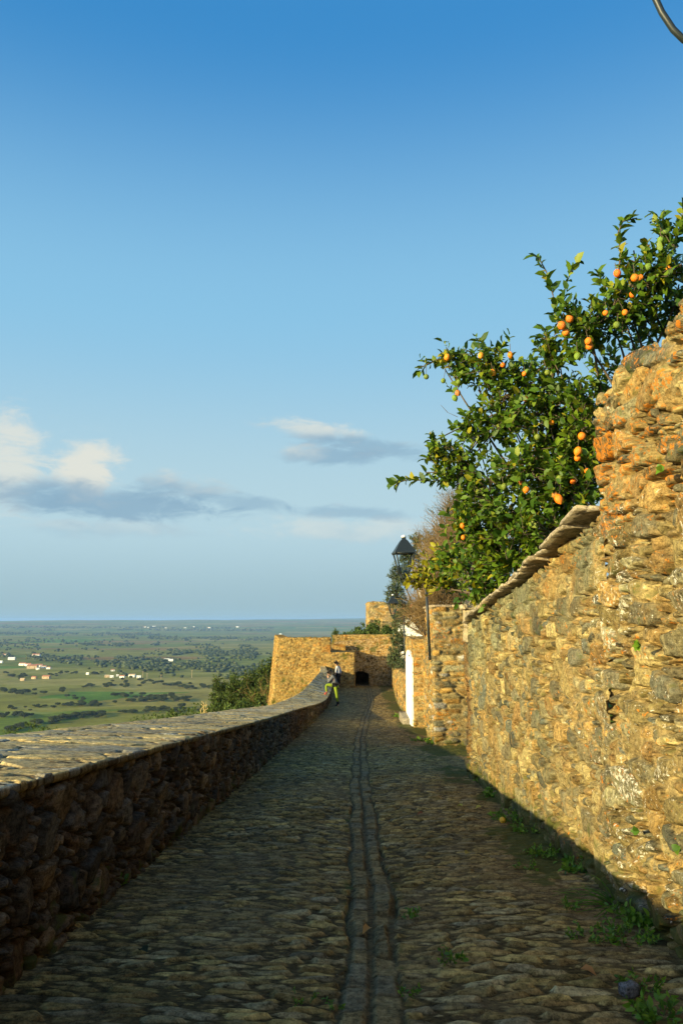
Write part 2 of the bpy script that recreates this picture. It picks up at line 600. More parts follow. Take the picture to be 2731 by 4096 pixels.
def make_world():
    w = bpy.data.worlds.new('World'); scene.world = w; w.use_nodes = True
    nt = w.node_tree; bg = nt.nodes['Background']
    sky = nt.nodes.new('ShaderNodeTexSky'); sky.sky_type = 'NISHITA'; sky.sun_disc = False
    sky.sun_elevation = SUN_EL; sky.sun_rotation = SUN_ROT
    sky.altitude = 300; sky.air_density = 1.0; sky.dust_density = 1.2; sky.ozone_density = 3.0
    hs = nt.nodes.new('ShaderNodeHueSaturation'); hs.inputs['Saturation'].default_value = 1.05
    hs.inputs['Value'].default_value = 1.0
    nt.links.new(sky.outputs[0], hs.inputs['Color'])
    tc = nt.nodes.new('ShaderNodeTexCoord')
    sp = nt.nodes.new('ShaderNodeSeparateXYZ'); nt.links.new(tc.outputs['Generated'], sp.inputs[0])
    X, Y, Z = (S(nt, sp.outputs[i]) for i in range(3))
    az = X._m('ARCTAN2', Y); el = Z._m('ARCSINE')
    away = Y.step(-.40, .45)
    c = nd_mix(nt, hs.outputs[0], (.11, .80, 1.85), away * .88)
    c = nd_mix(nt, c, (.86, 1.78, 2.48), el.step(.68, .34) * away * .92)
    c = nd_mix(nt, c, (1.52, 2.10, 2.32), el.step(.38, .12) * away * .92)
    c = nd_mix(nt, c, (1.06, 1.56, 1.74), el.step(.12, .0) * away * .92)
    cb = nt.nodes.new('ShaderNodeCombineXYZ')
    nt.links.new((az * 12.0).k, cb.inputs[0]); nt.links.new((el * 30.0).k, cb.inputs[1])
    n1 = nd_noise(nt, cb.outputs[0], 1.6, 9, .64, .45)
    n2 = nd_noise(nt, cb.outputs[0], .9, 4, .5, .2)

    def px(x, y, sx, sy, tilt=0.0):
        a0 = math.atan((x - 1436) / F); e0 = math.atan((2482 - y) / F)
        u = (az - a0) * (F / sx)
        v = ((el - e0) + (az - a0) * tilt) * (F / sy)
        q = u * u + v * v
        return (q * -1.0)._m('EXPONENT') if False else S(nt, (q * -1.0)._m('POWER', 1.0).k), u, v

    def gauss(q):
        n = nt.nodes.new('ShaderNodeMath'); n.operation = 'POWER'; n.inputs[0].default_value = math.e
        nt.links.new(q.k, n.inputs[1])
        return S(nt, n.outputs[0])

    # (x, y, half width, half height, tilt, opacity, share of lit cream)
    clouds = [(1420, 2120, 430, 60, 0, .42, .85), (420, 2125, 420, 42, 0, .34, .7), (1400, 2052, 270, 30, .05, .55, .15),
              (1270, 1715, 200, 46, .1, .75, .8), (1480, 1780, 330, 42, .12, .70, .22), (1330, 1815, 240, 46, 0, .75, .5),
              (450, 2035, 440, 80, .03, .85, .05), (760, 1965, 170, 48, 0, .7, .55), (950, 2010, 230, 34, .05, .6, .2),
              (320, 1905, 150, 125, 0, .95, 1.0), (0, 1890, 150, 200, 0, .8, 1.0), (150, 2010, 260, 70, 0, .8, .25),
              (620, 1960, 110, 60, 0, .6, .5)]
    for (x, y, sx, sy, tl, op, lit) in clouds:
        q, u, v = px(x, y, sx, sy, tl)
        g = gauss(q)
        d = (g + (n1 - .5) * 2.0 - .22).step(0, .7) * g.step(.04, .30) * op
        shade = (v * .30 + (n2 - .5) * 1.6 + (n1 - .5) * .8 + (lit - .5) * 1.5 + .25).step(0, 1.0)
        cc = nd_mix(nt, (.82, 1.34, 1.76), (2.40, 2.42, 2.18), shade)
        c = nd_mix(nt, c, cc, d)
    nt.links.new(c, bg.inputs['Color'])
    bg.inputs['Strength'].default_value = .15


make_world()
sun = bpy.data.lights.new('sun', 'SUN'); sun.energy = 4.5; sun.angle = R(.55); sun.color = (1.0, .84, .42)
so = bpy.data.objects.new('sun', sun); COL.objects.link(so)
sd = Vector((SUN_DIR[0] * math.cos(SUN_EL), SUN_DIR[1] * math.cos(SUN_EL), math.sin(SUN_EL)))
so.rotation_euler = sd.to_track_quat('Z', 'Y').to_euler(); so.location = (-20, -15, 12)

cam = bpy.data.cameras.new('camera'); cam.sensor_fit = 'VERTICAL'; cam.sensor_height = 36; cam.lens = 36 * F / 4096
cam.clip_end = 60000; cam.clip_start = .05
co = bpy.data.objects.new('camera', cam); COL.objects.link(co)
co.location = (0, 0, EYE); co.rotation_euler = (math.pi / 2 + PITCH, 0, YAW)
scene.camera = co
scene.view_settings.view_transform = 'Standard'; scene.view_settings.look = 'None'
scene.view_settings.exposure = 1.1; scene.view_settings.gamma = 1
scene.cycles.max_bounces = 6; scene.cycles.transparent_max_bounces = 12
scene.cycles.volume_bounces = 0

#%%GROUND
# ------------------------------------------------------------------ terrain sheet
def build_terrain():
    a1 = np.concatenate([np.linspace(-180, -32, 60, endpoint=False), np.linspace(-32, 26, 420, endpoint=False), np.linspace(26, 180, 61)])
    rr = np.concatenate([[.3], np.exp(np.linspace(math.log(1.0), math.log(26000), 470))])
    A, Rr = np.meshgrid(R(1) * a1, rr, indexing='ij')
    X = np.sin(A) * Rr; Y = np.cos(A) * Rr
    Z = terr(X, Y)
    me = mesh_np('terrain', np.stack([X, Y, Z], -1).reshape(-1, 3), grid_faces(*X.shape)[:, ::-1])
    m, nt, b = new_mat('fields')
    geo = nt.nodes.new('ShaderNodeNewGeometry')
    mp = nt.nodes.new('ShaderNodeMapping'); mp.inputs['Scale'].default_value = (1 / 520, 1 / 330, 0)
    nt.links.new(geo.outputs['Position'], mp.inputs[0])
    nz = nt.nodes.new('ShaderNodeTexNoise'); nz.inputs['Scale'].default_value = 1.3; nz.inputs['Detail'].default_value = 3
    nt.links.new(mp.outputs[0], nz.inputs['Vector'])
    vm = nt.nodes.new('ShaderNodeVectorMath'); vm.operation = 'MULTIPLY_ADD'
    nt.links.new(nz.outputs['Color'], vm.inputs[0]); vm.inputs[1].default_value = (.9, .9, 0); nt.links.new(mp.outputs[0], vm.inputs[2])
    vo = nt.nodes.new('ShaderNodeTexVoronoi'); vo.inputs['Scale'].default_value = 1.0
    nt.links.new(vm.outputs[0], vo.inputs['Vector'])
    sp = nt.nodes.new('ShaderNodeSeparateColor'); nt.links.new(vo.outputs['Color'], sp.inputs[0])
    cr = nt.nodes.new('ShaderNodeValToRGB'); cr.color_ramp.interpolation = 'CONSTANT'
    stops = [(0, (0.131, 0.149, 0.017)), (.16, (0.184, 0.174, 0.026)), (.30, (0.231, 0.196, 0.039)), (.42, (0.116, 0.154, 0.015)),
             (.55, (0.179, 0.174, 0.028)), (.66, (0.242, 0.209, 0.049)), (.76, (0.210, 0.132, 0.036)), (.84, (0.089, 0.165, 0.015)), (.92, (0.147, 0.152, 0.021))]
    e = cr.color_ramp.elements
    e[0].position, e[0].color = stops[0][0], (*stops[0][1], 1)
    e[1].position, e[1].color = stops[1][0], (*stops[1][1], 1)
    for pz, cz in stops[2:]:
        q = e.new(pz); q.color = (*cz, 1)
    nt.links.new(sp.outputs[0], cr.inputs[0])
    n1 = nd_noise(nt, geo.outputs['Position'], .012, 6, .6); n2 = nd_noise(nt, geo.outputs['Position'], .1, 4, .6)
    c = nd_mix(nt, cr.outputs[0], nd_gray(nt, n1 * 1.5 + n2 * .8 - .12), 1.0, 'MULTIPLY')
    c = nd_mix(nt, c, (.30, .26, .11), (n1 * 1.0 - .52).step(0, .12) * .30)
    nt.links.new(c, b.inputs['Base Color']); b.inputs['Roughness'].default_value = 1.0
    b.inputs['Specular IOR Level'].default_value = .05
    o = link('terrain', me, m)
    props(o, 'green plain of fields far below the village, reaching the horizon', kind='structure')


build_terrain()


# ------------------------------------------------------------------ the lane
def build_lane():
    ys = [1.2]
    while ys[-1] < 57.2: ys.append(ys[-1] + max(.0055, .00155 * ys[-1]))
    y0 = np.concatenate([np.arange(-6, 1.2, .12), np.array(ys)])
    x0 = np.linspace(-2.25, 3.1, 400)
    Y, X = np.meshgrid(y0, x0, indexing='ij')
    sp = np.maximum(.0055, .00155 * Y)
    g = gut_x(Y)
    dxg = X - g
    wave = .10 * (fbm(X * .8, Y * .25, 3, 21) - .5) + .05 * (fbm(X * 3, Y * 2.0, 2, 22) - .5)
    h, mask, r, dd, st = stonework(X * 1.0, Y + wave, .25, .070, 33, gap=.0080, bevel=.009, depth=.024, tilt=.16, rough=.003,
                                   strata=.003, sub=.10, warp=.34, flush=.25, p=4.5)
    wear = .70 + .30 * sstep(.3, .6, fbm(X * .8, Y * .5, 3, 24))
    h = h * wear
    pal = [(.255, .176, .055), (.30, .210, .066), (.22, .158, .062), (.335, .232, .074), (.24, .160, .052), (.27, .172, .057), (.20, .158, .080), (.29, .222, .098)]
    c = stone_colour(X, Y, mask, r, st, pal, (.066, .045, .016), 35, .38)
    # sand and dirt washed between and over the stones, thicker by the right-hand wall
    dirt = sstep(.50, .68, fbm(X * 2.2, Y * 1.3, 5, 41)) * .6 + sstep(.95, 1.75, X) * sstep(.30, .62, fbm(X * 3, Y * 2, 4, 42)) * .75
    dirt = np.clip(dirt, 0, 1)
    h = h * (1 - .6 * dirt)
    c = lerp(c, np.array([.185, .122, .052]) * (.7 + .6 * fbm(X * 14, Y * 14, 3, 43))[..., None], (dirt * .65)[..., None])
    # the double row of runnel stones in the middle
    gw = .150 + .014 * np.sin(Y * 2.1) + .03 * (vnoise(Y * 3.3, np.sign(dxg), 68) - .5)
    left = dxg < .030 * (vnoise(Y * 3.7, Y * 0, 71) - .5)
    lu = np.where(left, dxg + gw / 2, dxg - gw / 2)
    ph = np.where(left, 0, .17)
    ln = .30
    yy = (Y + ph + .04 * vnoise(Y * 2, left * 3.0, 55)) / ln
    iy = np.floor(yy)
    bj = iy + .35 * hash2(iy, left * 1.0 + 2, 56)
    own = np.where(yy < bj + .0, iy - 1, iy)
    r2 = hash2(own, left * 1.0, 57)
    dj = np.abs(yy - (iy + .35 * hash2(iy, left * 1.0 + 2, 56))) * ln
    ed = np.minimum(gw / 2 - np.abs(lu) - .010 * vnoise(Y * 30, X * 4, 58), dj * 1.2 + .004)
    pr = sstep(.003, .013, ed - .022 * hash2(own, left * 3.0 + 9, 64) * (ed < gw / 2 - np.abs(lu) + .001))
    hg = pr * (.006 + .026 * r2 + lu * (r2 - .5) * .25) + .012 * (fbm(X * 18, Y * 18, 4, 59) - .5) + .03 * (fbm(X * 5, Y * 4, 2, 60) - .5)
    wg = .006 + .028 * sstep(.35, .85, vnoise(Y * 2.7, np.sign(dxg) * 3, 70))
    ing = sstep(gw + wg, gw + wg * .4, np.abs(dxg) + .026 * (vnoise(Y * 11, X * 3, 67) - .5))
    pg = np.array([(.185, .135, .056), (.145, .118, .062), (.215, .150, .058), (.16, .120, .052)])
    cg = pg[(r2 * 4).astype(int) % 4] * (.45 + 1.1 * fbm(X * 12, Y * 12, 5, 61, .65))[..., None]
    cg = lerp(np.broadcast_to(np.array([.085, .061, .026]), cg.shape), cg, pr[..., None])
    h = lerp(h, hg - .006 - .032 * sstep(.22, .55, vnoise(Y * 3.1, np.sign(dxg) * 2, 69)) * (1 - sstep(-.018, .010, gw - np.abs(dxg))), ing)
    c = lerp(c, cg, ing[..., None])
    amp = np.clip(1.45 - sp / .075, .25, 1)
    dish = -.045 * np.exp(-(dxg / .55) ** 2) + .015 * (fbm(X * 1.2, Y * .6, 3, 25) - .5)
    Z = lane_z(Y) + h * amp + dish
    moss = sstep(1.0, 1.7, X) * sstep(.4, .65, fbm(X * 1.7, Y * .8, 3, 65)) * .9 + .25 * np.exp(-((np.abs(dxg) - gw - .02) / .05) ** 2) * fbm(X, Y * 2, 2, 66) * 2
    moss = moss + sstep(20, 32, Y) * sstep(1.0, 1.6, X) * .4
    L = np.stack([moss * 0, moss * 0 + .05, np.clip(moss, 0, 1)], -1)
    me = mesh_np('lane', np.stack([X, Y, Z], -1).reshape(-1, 3), grid_faces(*X.shape)[:, ::-1], {'Col': c.reshape(-1, 3), 'Lich': L.reshape(-1, 3)})
    o = link('lane', me, M_LANE)
    props(o, 'stone paved lane running downhill with a double row of runnel stones', kind='structure')


build_lane()

#%%WALLS
TAN = [(0.211, 0.162, 0.064), (0.256, 0.201, 0.084), (0.160, 0.124, 0.054), (0.128, 0.113, 0.064), (0.230, 0.147, 0.050), (0.096, 0.088, 0.055), (0.192, 0.170, 0.091), (0.173, 0.108, 0.040), (0.080, 0.085, 0.063)]
OCHRE = [(0.283, 0.159, 0.042), (0.318, 0.187, 0.050), (0.242, 0.136, 0.037), (0.207, 0.123, 0.039), (0.332, 0.207, 0.066), (0.262, 0.126, 0.031), (0.179, 0.123, 0.050), (0.138, 0.084, 0.031)]
MORT = (0.218, 0.158, 0.066)


# ------------------------------------------------------------------ parapet on the left
PY_ = [-6, 0, 4.12, 8.54, 15.2, 22, 33, 37, 40, 44, 50, 53.6]


def par_in(y): return np.interp(y, [-6, 22, 28, 33, 37, 40, 44, 47, 50, 53.6], [-1.775, -1.765, -1.70, -1.61, -1.54, -1.48, -1.50, -1.66, -1.91, -2.3])
def par_zi(y): return np.interp(y, PY_, [1.45, 1.0, .69, .31, -.275, -.83, -1.72, -1.98, -2.04, -2.04, -1.52, -1.30])
def par_xo(y): return np.interp(y, [-6, 22, 30, 36, 40, 44, 48, 50, 53.6], [-3.4, -3.4, -3.16, -2.98, -2.79, -2.58, -2.35, -2.31, -2.5])
def par_zo(y): return np.interp(y, [-6, 0, 7.94, 10.5, 14.7, 20.8, 30, 36, 40, 44, 48, 50, 53.6], [1.5, 1.08, .42, .19, -.20, -.72, -1.50, -1.80, -1.90, -1.74, -1.52, -1.52, -1.3])


def build_parapet():
    root = thing('parapet_wall', (-2.5, 20, lane_z(20.)), 'low thick stone parapet with flagged top along the left of the lane', 'wall')
    ys = [1.5]
    while ys[-1] < 53.6: ys.append(ys[-1] + max(.009, .0026 * ys[-1]))
    y = np.concatenate([np.arange(-6, 1.5, .1), ys])
    sm = lambda f: (f(y - 1.2) + f(y - .6) + f(y) + f(y + .6) + f(y + 1.2)) / 5
    xi, zi, xo, zo = sm(par_in), sm(par_zi), sm(par_xo), sm(par_zo)
    P = np.stack([xi, y], 1)
    T = np.gradient(P, axis=0); T /= np.linalg.norm(T, axis=1)[:, None]
    Nr = np.stack([T[:, 1], -T[:, 0]], 1)
    s = np.concatenate([[0], np.cumsum(np.linalg.norm(np.diff(P, axis=0), axis=1))])
    zb = lane_z(y) - .15
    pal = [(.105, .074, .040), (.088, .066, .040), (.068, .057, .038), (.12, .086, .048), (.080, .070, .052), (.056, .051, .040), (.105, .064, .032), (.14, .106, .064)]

    def lich(U, V, X, Y, Z, r, mask):
        return np.stack([U * 0, .05 + .2 * r[3], .35 * sstep(.5, .0, Z - lane_z(Y))], -1)
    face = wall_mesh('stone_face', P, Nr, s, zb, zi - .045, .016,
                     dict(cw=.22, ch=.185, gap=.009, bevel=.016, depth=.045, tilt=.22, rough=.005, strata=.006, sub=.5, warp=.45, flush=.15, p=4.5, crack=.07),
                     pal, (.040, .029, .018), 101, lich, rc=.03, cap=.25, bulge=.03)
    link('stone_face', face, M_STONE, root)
    # flagged top with a rough lip over the lane
    ncol = 150
    w = np.linspace(0, 1, ncol)
    lipn = .014 * (fbm(y[:, None] * 3.2, np.zeros((len(y), 1)), 3, 71) - .35) + .02 * (np.round(vnoise(y[:, None] * 2.2, np.zeros((len(y), 1)), 72) * 4) / 4 - .5)
    lip = .045 + lipn[:, 0]
    Xc = [xi - .06, xi + lip * .7, xi + lip, xi + lip * .96]
    Zc = [zi - .055, zi - .045, zi - .028, zi - .006]
    Y2 = np.repeat(y[:, None], ncol, 1)
    x_top = (xi + lip * .9)[:, None] + (xo - xi - lip * .9)[:, None] * w[None]
    z_top = zi[:, None] + (zo - zi)[:, None] * w[None]
    h, mask, r, dd, st = stonework(x_top, Y2, .70, .34, 111, gap=.011, bevel=.010, depth=.016, tilt=.02, rough=.003, strata=.001, sub=.3, warp=.55, flush=.35, p=3.4)
    h = np.where(w[None] > .985, h * .3, h)
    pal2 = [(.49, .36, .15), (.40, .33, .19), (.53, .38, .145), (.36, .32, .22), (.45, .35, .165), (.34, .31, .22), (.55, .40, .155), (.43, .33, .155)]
    c = stone_colour(x_top, Y2, mask, r, st, pal2, (.15, .10, .045), 113, .25)
    nX = np.stack(Xc, 1); nZ = np.stack(Zc, 1)
    cl = np.repeat(c[:, :1] * .35, 4, 1)  # lip colour darkened: painted shade on the side turned from the sun
    Xo = np.stack([xo - .05, xo - .12, xo - .5], 1); Zo = np.stack([zo - .3, zo - 1.6, zo - 5.0], 1)
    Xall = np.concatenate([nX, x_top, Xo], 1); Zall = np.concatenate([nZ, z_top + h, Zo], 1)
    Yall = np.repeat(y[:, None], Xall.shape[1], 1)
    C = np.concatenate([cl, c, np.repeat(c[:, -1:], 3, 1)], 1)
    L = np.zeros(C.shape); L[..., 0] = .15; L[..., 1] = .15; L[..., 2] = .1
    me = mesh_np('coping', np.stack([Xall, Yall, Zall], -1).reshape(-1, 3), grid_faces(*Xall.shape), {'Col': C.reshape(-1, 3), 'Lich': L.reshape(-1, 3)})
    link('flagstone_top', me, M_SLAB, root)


build_parapet()


# ------------------------------------------------------------------ walls on the right
def base_of(P): return lane_z(P[:, 1]) - .22


def lich_near(U, V, X, Y, Z, r, mask):
    up = sstep(1.7, 2.6, Z)
    o = (.55 * up + .30) * (.55 + .9 * (fbm(U * 1.3, V * 1.3, 3, 301) - .3)) + .25 * sstep(.72, .95, r[3])
    wv = (.72 - .30 * up) * (.45 + 1.0 * (fbm(U * 1.1 + 9, V * 1.1, 3, 302) - .25)) + .35 * sstep(.78, .95, r[4])
    wv = wv * sstep(9.5, 5.0, Y) + .12
    mo = .5 * sstep(.45, 0, Z - lane_z(Y)) + .15
    return np.stack([o * (.35 + .65 * mask) * sstep(13, 6, Y) + .10, wv * (.5 + .5 * mask), mo], -1)


def build_tall_wall():
    P, N_, s = dense([(1.80, -5), (1.80, 6.22), (3.2, 6.30)], .009, .16,
                     lambda q: .05 if q[1] < 2.6 else (.0085 if q[0] < 2.3 else .03))
    root = thing('stone_wall', (1.9, 3, lane_z(3.)), 'tall rough stone wall with orange and white lichen nearest at the right', 'wall')
    zb = base_of(P)
    zt = 3.28 + .16 * (fbm(s * 2.1, s * 0, 3, 131) - .5) + .10 * (np.round(vnoise(s * 3.2, s * 0, 132) * 3) / 3 - .5) - .12 * sstep(5.4, 6.3, P[:, 1])
    me = wall_mesh('stone_face', P, N_, s, zb, zt, .0095,
                   dict(cw=.40, ch=.165, gap=.008, bevel=.013, depth=.036, tilt=.21, rough=.0045, strata=.007, sub=.45, warp=.62, flush=.22, p=4.2, crack=.11),
                   TAN, MORT, 140, lich_near, rc=.16, cap=.4, bulge=.06, colvar=.45)
    link('stone_face', me, M_STONE, root)
    # rough stones bedded on the top and poking out of the broken end
    mb = MB()
    for k in range(30):
        yy = random.uniform(1.0, 6.15); 
        zt_ = float(np.interp(yy, P[:, 1][:len(P) // 2 * 2], zt[:len(P) // 2 * 2])) if yy < 6 else 3.2
        mb.rough((random.uniform(1.90, 2.25), yy, zt_ + random.uniform(-.04, .03)), (random.uniform(.2, .42), random.uniform(.18, .40), random.uniform(.06, .13)),
                 rotz(random.uniform(-.7, .7)) @ rotx(random.uniform(-.25, .15)), k, .035, 5, 7.0, .3)
    for k in range(20):
        zz = random.uniform(2.45, 3.25)
        mb.rough((random.uniform(1.93, 2.3), 6.15 + random.uniform(-.08, .05), zz), (random.uniform(.14, .28), random.uniform(.18, .30), random.uniform(.05, .10)),
                 rotz(random.uniform(-.5, .5)) @ rotx(random.uniform(-.5, .3)), 60 + k, .035, 6, 9.0, .12)
    me = mb.mesh('loose_top_stones', True)
    paint_rough(me, TAN, .5, .3)
    link('capstones', me, M_STONE, root)


def paint_rough(me, pal, lo=.3, lw=.3):
    n = len(me.vertices)
    co_ = np.empty(n * 3); me.vertices.foreach_get('co', co_); co_ = co_.reshape(-1, 3)
    k = (fbm(co_[:, 1] * 2.5 + co_[:, 0] * 1.3, co_[:, 2] * 5, 3, 7) * 1.4 - .2)
    pal = np.array(pal)
    c = pal[np.clip((k * len(pal)).astype(int), 0, len(pal) - 1)] * (.75 + .5 * fbm(co_[:, 1] * 8, co_[:, 2] * 20, 3, 8))[:, None]
    for nm, val in (('Col', c), ('Lich', np.tile([lo, lw, .1], (n, 1)))):
        at = me.attributes.new(nm, 'FLOAT_COLOR', 'POINT')
        rgba = np.ones((n, 4), np.float32); rgba[:, :3] = val
        at.data.foreach_set('color', rgba.ravel())


build_tall_wall()


def low_top(y): return np.interp(y, [6.1, 8.2, 11.9, 13.4, 14.5], [2.33, 2.04, 1.64, 1.48, 1.36])


def build_low_wall():
    P, N_, s = dense([(1.80, 6.10), (1.80, 14.35), (3.2, 14.45)], .012, .14, lambda q: max(.011, .0017 * q[1]) if q[0] < 2.2 else .05)
    root = thing('stone_wall', (1.9, 10, lane_z(10.)), 'sloping rubble garden wall with thin slab coping under the citrus tree', 'wall')
    zb = base_of(P); zt = low_top(P[:, 1]) + .05 * (fbm(s * 3, s * 0, 2, 151) - .5)

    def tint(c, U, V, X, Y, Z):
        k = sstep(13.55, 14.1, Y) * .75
        c2 = c * np.array([.62, .42, .34])  # corner stones redder, and darkened to paint in the shade at the far end
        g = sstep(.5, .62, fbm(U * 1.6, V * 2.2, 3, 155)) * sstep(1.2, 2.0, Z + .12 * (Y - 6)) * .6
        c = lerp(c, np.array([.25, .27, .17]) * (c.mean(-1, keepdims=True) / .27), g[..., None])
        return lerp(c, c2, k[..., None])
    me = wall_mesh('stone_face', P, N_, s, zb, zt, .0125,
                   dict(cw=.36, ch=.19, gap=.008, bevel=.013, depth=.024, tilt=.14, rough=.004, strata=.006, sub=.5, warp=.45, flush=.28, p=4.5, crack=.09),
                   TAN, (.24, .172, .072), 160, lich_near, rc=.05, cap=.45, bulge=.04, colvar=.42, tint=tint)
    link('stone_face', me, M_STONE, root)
    mb = MB(); y = 6.25; k = 0
    while y < 13.3:
        d = random.uniform(.28, .62); sl = math.atan(-.11)
        z = float(low_top(y + d / 2)) + .02
        for q in range(random.choice((1, 1, 2))):
            mb.rough((2.02 + random.uniform(-.05, .03) + q * .02, y + d / 2 + random.uniform(-.04, .04), z + q * .030), (.70 - .10 * q, d * 1.08, random.uniform(.022, .036)),
                     rotx(sl + random.uniform(-.05, .05)) @ roty(random.uniform(-.02, .07)) @ rotz(random.uniform(-.07, .07)), 200 + k, .012, 7, 9.0, .05)
            k += 1
        y += d * .96
    me = mb.mesh('coping', True)
    paint_rough(me, [(.30, .25, .17), (.26, .22, .16), (.35, .28, .18), (.24, .215, .17)], .12, .35)
    link('slab_coping', me, M_STONE, root)


build_low_wall()


def build_post():
    root = thing('gate_post', (2.0, 14.0, lane_z(14.)), 'square stone gate post with broken cap at the far end of the garden wall', 'post')
    z0 = 1.22
    for k, (zc, hh, mat) in enumerate(((1.32, .22, 0), (1.55, .25, 0))):
        pass
    mb = MB()
    mb.rough((2.00, 13.98, 1.26), (.48, .60, .22), None, 3, .014, 7, 7, .08)
    mb.rough((2.00, 13.98, 1.53), (.46, .56, .30), rotz(.05), 4, .014, 7, 7, .08)
    me = mb.mesh('shaft', True); paint_rough(me, [(.30, .25, .155), (.36, .28, .16), (.27, .23, .16)], .3, .2)
    link('shaft', me, M_STONE, root)
    mb = MB()
    mb.rough((1.99, 13.98, 1.72), (.56, .66, .07), rotz(-.03), 5, .018, 7, 9, .1)
    mb.rough((1.90, 13.9, 1.80), (.25, .3, .10), rotz(.3), 6, .02, 5, 9, .3)
    mb.rough((2.13, 14.0, 1.78), (.18, .3, .08), rotz(-.3), 7, .02, 5, 9, .3)
    me = mb.mesh('cap', True); paint_rough(me, [(.36, .31, .20), (.33, .27, .17)], .2, .4)
    link('cap', me, M_STONE, root)


build_post()

COURSED = dict(cw=.46, ch=.135, gap=.008, bevel=.02, depth=.035, tilt=.15, rough=.005, strata=.006, sub=.3, warp=.3, flush=.2, p=5, crack=.06)


def lich_mid(U, V, X, Y, Z, r, mask):
    o = .25 + .55 * sstep(.45, .7, fbm(U * 1.8, V * 1.8, 3, 311))
    return np.stack([o * (.4 + .6 * mask), U * 0 + .25, .45 * sstep(.4, 0, Z - lane_z(Y))], -1)


def build_pier():
    root = thing('stone_wall', (2.1, 21, lane_z(21.)), 'coursed stone pier with orange lichen jutting out behind the gate post', 'wall')
    P, N_, s = dense([(4.0, 20.75), (1.83, 20.70), (1.92, 24.2), (3.0, 24.3)], .028, .10)
    zb = base_of(P); zt = np.full(len(P), 1.84) + .06 * (fbm(s * 2, s * 0, 2, 171) - .5)
    me = wall_mesh('stone_face', P, N_, s, zb, zt, .028, COURSED, OCHRE[:4] + TAN[:7] + [(.28, .26, .21)], MORT, 172, lich_mid, rc=.06, cap=1.2, bulge=.03)
    link('stone_face', me, M_STONE, root)
    mb = MB()
    for k in range(9):
        mb.rough((2.0 + .22 * k + random.uniform(-.05, .05), 20.9, 1.86), (.27, .4, random.uniform(.05, .08)), rotz(random.uniform(-.1, .1)), 300 + k, .014, 4, 8, .15)
    for k in range(7):
        mb.rough((2.05, 21.3 + .45 * k, 1.86), (.42, .46, random.uniform(.05, .08)), rotz(random.uniform(-.1, .1)), 320 + k, .014, 4, 8, .15)
    me = mb.mesh('coping', True); paint_rough(me, [(.34, .26, .15), (.30, .235, .15)], .3, .3)
    link('coping', me, M_STONE, root)


build_pier()


def build_gate_wall():
    root = thing('stone_wall', (1.9, 29, lane_z(29.)), 'stone wall of thin courses holding the white round-topped gate', 'wall')
    P, N_, s = dense([(3.2, 24.1), (2.16, 24.1), (2.12, 27.75), (1.80, 27.85), (1.84, 33.2), (3.2, 33.2)], .035, .10)
    zb = base_of(P); zt = np.full(len(P), .86) + .05 * (fbm(s * 2, s * 0, 2, 181) - .5)
    me = wall_mesh('stone_face', P, N_, s, zb, zt, .035, COURSED, OCHRE[:6] + TAN[:5], MORT, 182, lich_mid, rc=.06, cap=1.0, bulge=.02)
    link('stone_face', me, M_STONE, root)
    # white gate flush with the lane side
    g = thing('gate', (1.80, 29.9, lane_z(29.9)), 'tall white painted round-topped gate set in the right-hand stone wall', 'gate')
    ya, yb, xg = 28.05, 31.3, 1.725
    zs, zt_, zb_ = .05, .46, None
    def leaf(y0, y1, mat_x):
        ys = np.linspace(y0, y1, 15)
        V = []; n = len(ys)
        for xx in (mat_x, mat_x + .07):
            for q in ys:
                a = abs((q - (ya + yb) / 2) / ((yb - ya) / 2))
                zt2 = zs + (zt_ - zs) * math.sqrt(max(0, 1 - min(a, 1) ** 2.2))
                V += [(xx, q, float(lane_z(q)) + .03), (xx, q, zt2)]
        fl = []
        for q in range(n - 1):
            a = 2 * q; b = a + 2
            fl += [(a, a + 1, b + 1, b), (2 * n + a, 2 * n + b, 2 * n + b + 1, 2 * n + a + 1), (a + 1, 2 * n + a + 1, 2 * n + b + 1, b + 1)]
        fl += [(0, 2 * n, 2 * n + 1, 1), (2 * n - 2, 2 * n - 1, 4 * n - 1, 4 * n - 2)]
        mb = MB(); mb.add(V, fl); return mb
    for (y0, y1) in ((ya, (ya + yb) / 2 - .008), ((ya + yb) / 2 + .008, yb)):
        lf = link('gate_leaf', leaf(y0, y1, xg).mesh('gate_leaf'), M_WHITE, g)
    mb = MB(); mb.tube([(xg - .03, 28.9, .30), (xg + .01, 28.9, .30)], .03, 8)
    link('bolt', mb.mesh('bolt'), M_IRON, g)
    st = thing('doorstep', (1.68, 30.4, lane_z(30.4)), 'worn grey stone step at the foot of the white gate', 'step')
    mb = MB()
    mb.rough((1.66, 30.45, float(lane_z(30.4)) + .08), (.36, 2.5, .34), None, 9, .02, 8, 4, .05)
    me = mb.mesh('step_stone', True); paint_rough(me, [(.25, .21, .15), (.22, .19, .14)], .1, .2)
    link('step_stone', me, M_STONE, st)


build_gate_wall()


def build_far_low_wall():
    P, N_, s = dense([(1.86, 33.1), (1.90, 44), (2.22, 57.2)], .07, .3)
    zb = base_of(P); zt = np.interp(P[:, 1], [33, 34, 46, 57.2], [-.62, -.66, -1.12, -1.42]) + .05 * (fbm(s, s * 0, 2, 191) - .5)
    me = wall_mesh('stone_wall', P, N_, s, zb, zt, .06, dict(COURSED, cw=.4, ch=.2), TAN[:6] + OCHRE[:3], MORT, 192, lich_mid, rc=.06, cap=.6, bulge=.03)
    o = link('stone_wall', me, M_FAR, None, (1.9, 44, float(lane_z(44.))))
    props(o, 'low pale stone wall at the far right below the olive tree', 'wall')


build_far_low_wall()

#%%FAR
FARSW = dict(cw=.27, ch=.125, gap=.006, bevel=.03, depth=.045, tilt=.2, rough=.012, strata=.008, sub=.3, warp=.4, flush=.3)


